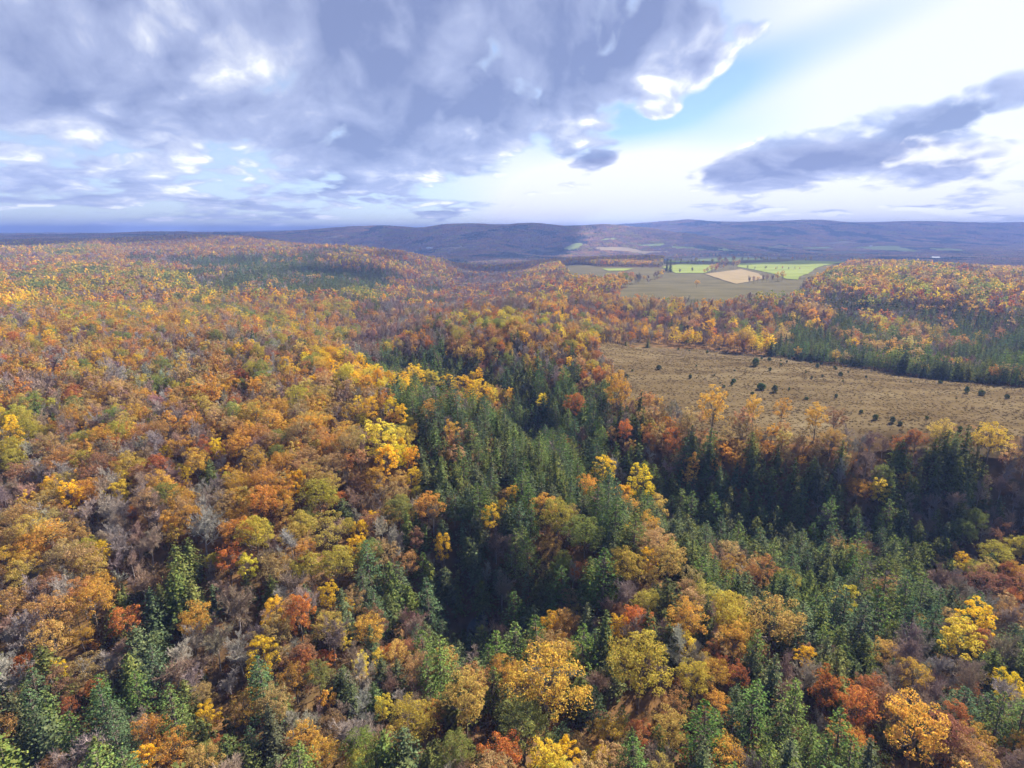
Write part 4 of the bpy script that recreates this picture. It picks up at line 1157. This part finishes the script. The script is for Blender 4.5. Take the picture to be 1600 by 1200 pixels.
# bright fringe and the clear wedge to its right
cov = cov - blob(1200, 130, 290, 52, -0.62, .5) * 0.42
cov = cov - blob(1120, 250, 210, 55, -0.2, .6) * 0.30
cov = cov - blob(1400, 60, 260, 70, -0.15, .6) * 0.30
q = blob(1060, 70, 70, 110, 0.6, .5); cov = cov + q * 0.6; thick = thick - q * 0.45
q = blob(925, 215, 60, 65, 0.0, .5); cov = cov + q * 0.55; thick = thick - q * 0.3
for (x0, y0, a_, b_, g_) in [(1185, 48, 32, 24, .45), (1040, 170, 30, 12, .4), (1175, 128, 34, 12, .3), (1255, 115, 40, 10, .3), (1120, 95, 50, 20, .35), (1160, 225, 60, 14, .25), (1080, 260, 60, 20, .3)]:
    q = blob(x0, y0, a_, b_, -0.2, .6); cov = cov + q * g_; thick = thick - q * 0.3
q = blob(935, 245, 28, 12, 0, .5); thick = thick + q * 0.7; cov = cov + q * 0.3
veil = veil + np.where(vis, 0.28 + 0.50 * smooth(1060, 1300, bx) + 0.8 * smooth(190, 300, by) * smooth(640, 900, bx), 0)
veil = veil - 0.5 * blob(1130, 130, 330, 34, -0.42, .8)
veil = veil + 0.7 * blob(980, 290, 190, 60, 0, .8)
thick = thick - np.where(vis, left * low * 0.16, 0)
cov = cov - np.where(vis, left * smooth(290, 340, by) * 0.28, 0)
q = blob(1310, 218, 270, 46, -0.30, .6); cov = cov + q * 0.55; thick = thick + q * 0.26
q = blob(1210, 255, 120, 30, -0.1, .6); cov = cov + q * 0.4; thick = thick + q * 0.25
q = blob(1560, 150, 130, 40, -0.32, .5); cov = cov + q * 0.5; thick = thick + q * 0.28
cov = cov + np.where(vis, 0.27 * smooth(200, 290, by) * smooth(950, 1200, bx), 0)
# patch of cloud overhead that shades the left hills; open sky towards the sun
def disc(x0, y0, rx_, ry_, soft=0.35): return 1 - smooth(1 - soft, 1 + soft, np.hypot((cx - x0) / rx_, (cy - y0) / ry_))
kx, ky = math.sin(SUN_AZ) / math.tan(SUN_EL) * HC, math.cos(SUN_AZ) / math.tan(SUN_EL) * HC
cov = cov - 0.9 * disc(kx + 200, ky + 700, 1700, 1500)
cov = np.maximum(cov, 0.66 * disc(-560 + kx, 1480 + ky, 520, 240, .4))
cov = np.maximum(cov, 0.66 * disc(-1450 + kx, 1300 + ky, 420, 200, .4))
cov = np.maximum(cov, 0.66 * disc(-150 + kx, 1750 + ky, 300, 150, .4))
cov = np.clip(cov, 0, 1.3); thick = np.clip(thick, 0, 1); veil = np.clip(veil, 0, 0.95)
nr_, nc2 = cx.shape
I = np.arange(nr_ * nc2).reshape(nr_, nc2)
f4 = np.stack([I[:-1, :-1], I[1:, :-1], I[1:, 1:], I[:-1, 1:]], -1).reshape(-1, 4)
# closer below its far rim, like the curve of the real sky
cz_ = CZ + HC - (cr / 75000) ** 2 * 900
me = mesh_np('clouds', np.stack([cx, cy, cz_], -1), f4)
for nm, arr in (('cov', cov), ('thick', thick), ('veil', veil)):
    a = me.attributes.new(nm, 'FLOAT', 'POINT'); a.data.foreach_set('value', arr.astype(np.float32).ravel())
k_ = 0.396 * cr ** 0.25
a = me.attributes.new('cuv', 'FLOAT_VECTOR', 'POINT'); a.data.foreach_set('vector', np.stack([k_ * np.sin(CPH), k_ * np.cos(CPH), 0 * k_], -1).astype(np.float32).ravel())
mc, nt, out = new_mat('cloud_layer')
def A(nm):
    n = nd(nt, 'ShaderNodeAttribute'); n.attribute_name = nm; return n
uv = A('cuv').outputs['Vector']
wn1 = nd(nt, 'ShaderNodeTexNoise'); wn1.inputs['Scale'].default_value = 1.6; wn1.inputs['Detail'].default_value = 3; nt.links.new(uv, wn1.inputs['Vector'])
vm = nd(nt, 'ShaderNodeVectorMath'); vm.operation = 'MULTIPLY_ADD'; nt.links.new(wn1.outputs['Color'], vm.inputs[0]); vm.inputs[1].default_value = (0.35, 0.35, 0); nt.links.new(uv, vm.inputs[2])
def cn(vec, scale, detail, rough):
    n = nd(nt, 'ShaderNodeTexNoise'); n.inputs['Scale'].default_value = scale; n.inputs['Detail'].default_value = detail; n.inputs['Roughness'].default_value = rough
    nt.links.new(vec, n.inputs['Vector']); return n.outputs[0]
na = cn(vm.outputs[0], 1.15, 8, 0.56)
vo = nd(nt, 'ShaderNodeVectorMath'); vo.operation = 'ADD'; nt.links.new(vm.outputs[0], vo.inputs[0]); vo.inputs[1].default_value = (0.07, 0.12, 0)
nb = cn(vo.outputs[0], 1.15, 8, 0.56)
sm = lambda v, a_, b_: (lambda n: (nt.links.new(v, n.inputs[0]), setattr(n, 'interpolation_type', 'SMOOTHSTEP'), n.inputs[1].__setattr__('default_value', a_), n.inputs[2].__setattr__('default_value', b_), n.outputs[0])[-1])(nd(nt, 'ShaderNodeMapRange'))
vor = nd(nt, 'ShaderNodeTexVoronoi'); vor.feature = 'SMOOTH_F1'; vor.inputs['Scale'].default_value = 3.2; vor.inputs['Detail'].default_value = 2.0; vor.inputs['Roughness'].default_value = 0.55; vor.inputs['Smoothness'].default_value = 0.25
nt.links.new(vm.outputs[0], vor.inputs['Vector'])
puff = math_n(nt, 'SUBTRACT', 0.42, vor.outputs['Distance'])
na0 = na; na = math_n(nt, 'MULTIPLY_ADD', puff, 0.22, na)
dens = math_n(nt, 'MULTIPLY_ADD', math_n(nt, 'SUBTRACT', na, 0.5), 2.3, math_n(nt, 'SUBTRACT', A('cov').outputs['Fac'], 0.47))
alpha_c = sm(dens, -0.06, 0.24)
core = sm(dens, 0.10, 0.75)
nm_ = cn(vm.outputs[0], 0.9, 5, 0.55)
billow_shading = math_n(nt, 'MULTIPLY_ADD', math_n(nt, 'SUBTRACT', nm_, 0.5), 1.9, math_n(nt, 'MULTIPLY_ADD', math_n(nt, 'SUBTRACT', na0, nb), 3.8, math_n(nt, 'MULTIPLY', puff, 0.7)))          # sunward and shaded sides of billows, painted into the flat sheet's emission colour
tk = math_n(nt, 'ADD', math_n(nt, 'MULTIPLY', core, math_n(nt, 'MULTIPLY_ADD', A('thick').outputs['Fac'], 0.85, 0.08)), math_n(nt, 'MULTIPLY', billow_shading, -1.0), clamp=True)
EX = 2 ** S.view_settings.exposure
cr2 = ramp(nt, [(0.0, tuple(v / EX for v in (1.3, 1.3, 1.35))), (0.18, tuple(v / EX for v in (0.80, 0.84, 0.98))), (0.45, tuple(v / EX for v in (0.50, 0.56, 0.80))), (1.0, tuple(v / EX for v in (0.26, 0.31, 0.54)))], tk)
alpha = math_n(nt, 'MAXIMUM', math_n(nt, 'MULTIPLY', alpha_c, 0.86), A('veil').outputs['Fac'])
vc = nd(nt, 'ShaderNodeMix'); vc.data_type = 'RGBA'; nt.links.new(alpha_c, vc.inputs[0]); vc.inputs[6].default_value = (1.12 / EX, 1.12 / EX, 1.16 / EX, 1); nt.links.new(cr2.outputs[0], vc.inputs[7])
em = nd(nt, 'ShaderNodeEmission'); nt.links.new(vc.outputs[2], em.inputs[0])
trn = nd(nt, 'ShaderNodeBsdfTransparent'); mx = nd(nt, 'ShaderNodeMixShader')
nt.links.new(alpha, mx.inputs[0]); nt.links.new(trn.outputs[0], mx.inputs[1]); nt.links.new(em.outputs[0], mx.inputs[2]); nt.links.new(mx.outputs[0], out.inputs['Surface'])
mc.cycles.emission_sampling = 'NONE'
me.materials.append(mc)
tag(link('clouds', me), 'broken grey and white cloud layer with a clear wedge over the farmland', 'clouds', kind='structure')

# ------------------------------------------------------------------ haze
v, f = box(-26000, 26000, -26000, 26000, float(HZ.min()) - 1, float(HZ.max()) + 32)
me = bpy.data.meshes.new('haze'); me.from_pydata(v, [], f)
mh, nt, out = new_mat('haze_air')
pv = nd(nt, 'ShaderNodeVolumePrincipled'); pv.inputs['Color'].default_value = (0.30, 0.45, 1.0, 1); pv.inputs['Density'].default_value = 1.0e-4; pv.inputs['Anisotropy'].default_value = 0.0
nt.links.new(pv.outputs[0], out.inputs['Volume'])
me.materials.append(mh)
tag(link('haze', me), 'thin blue autumn haze lying over the hills and valleys', 'haze', kind='stuff')
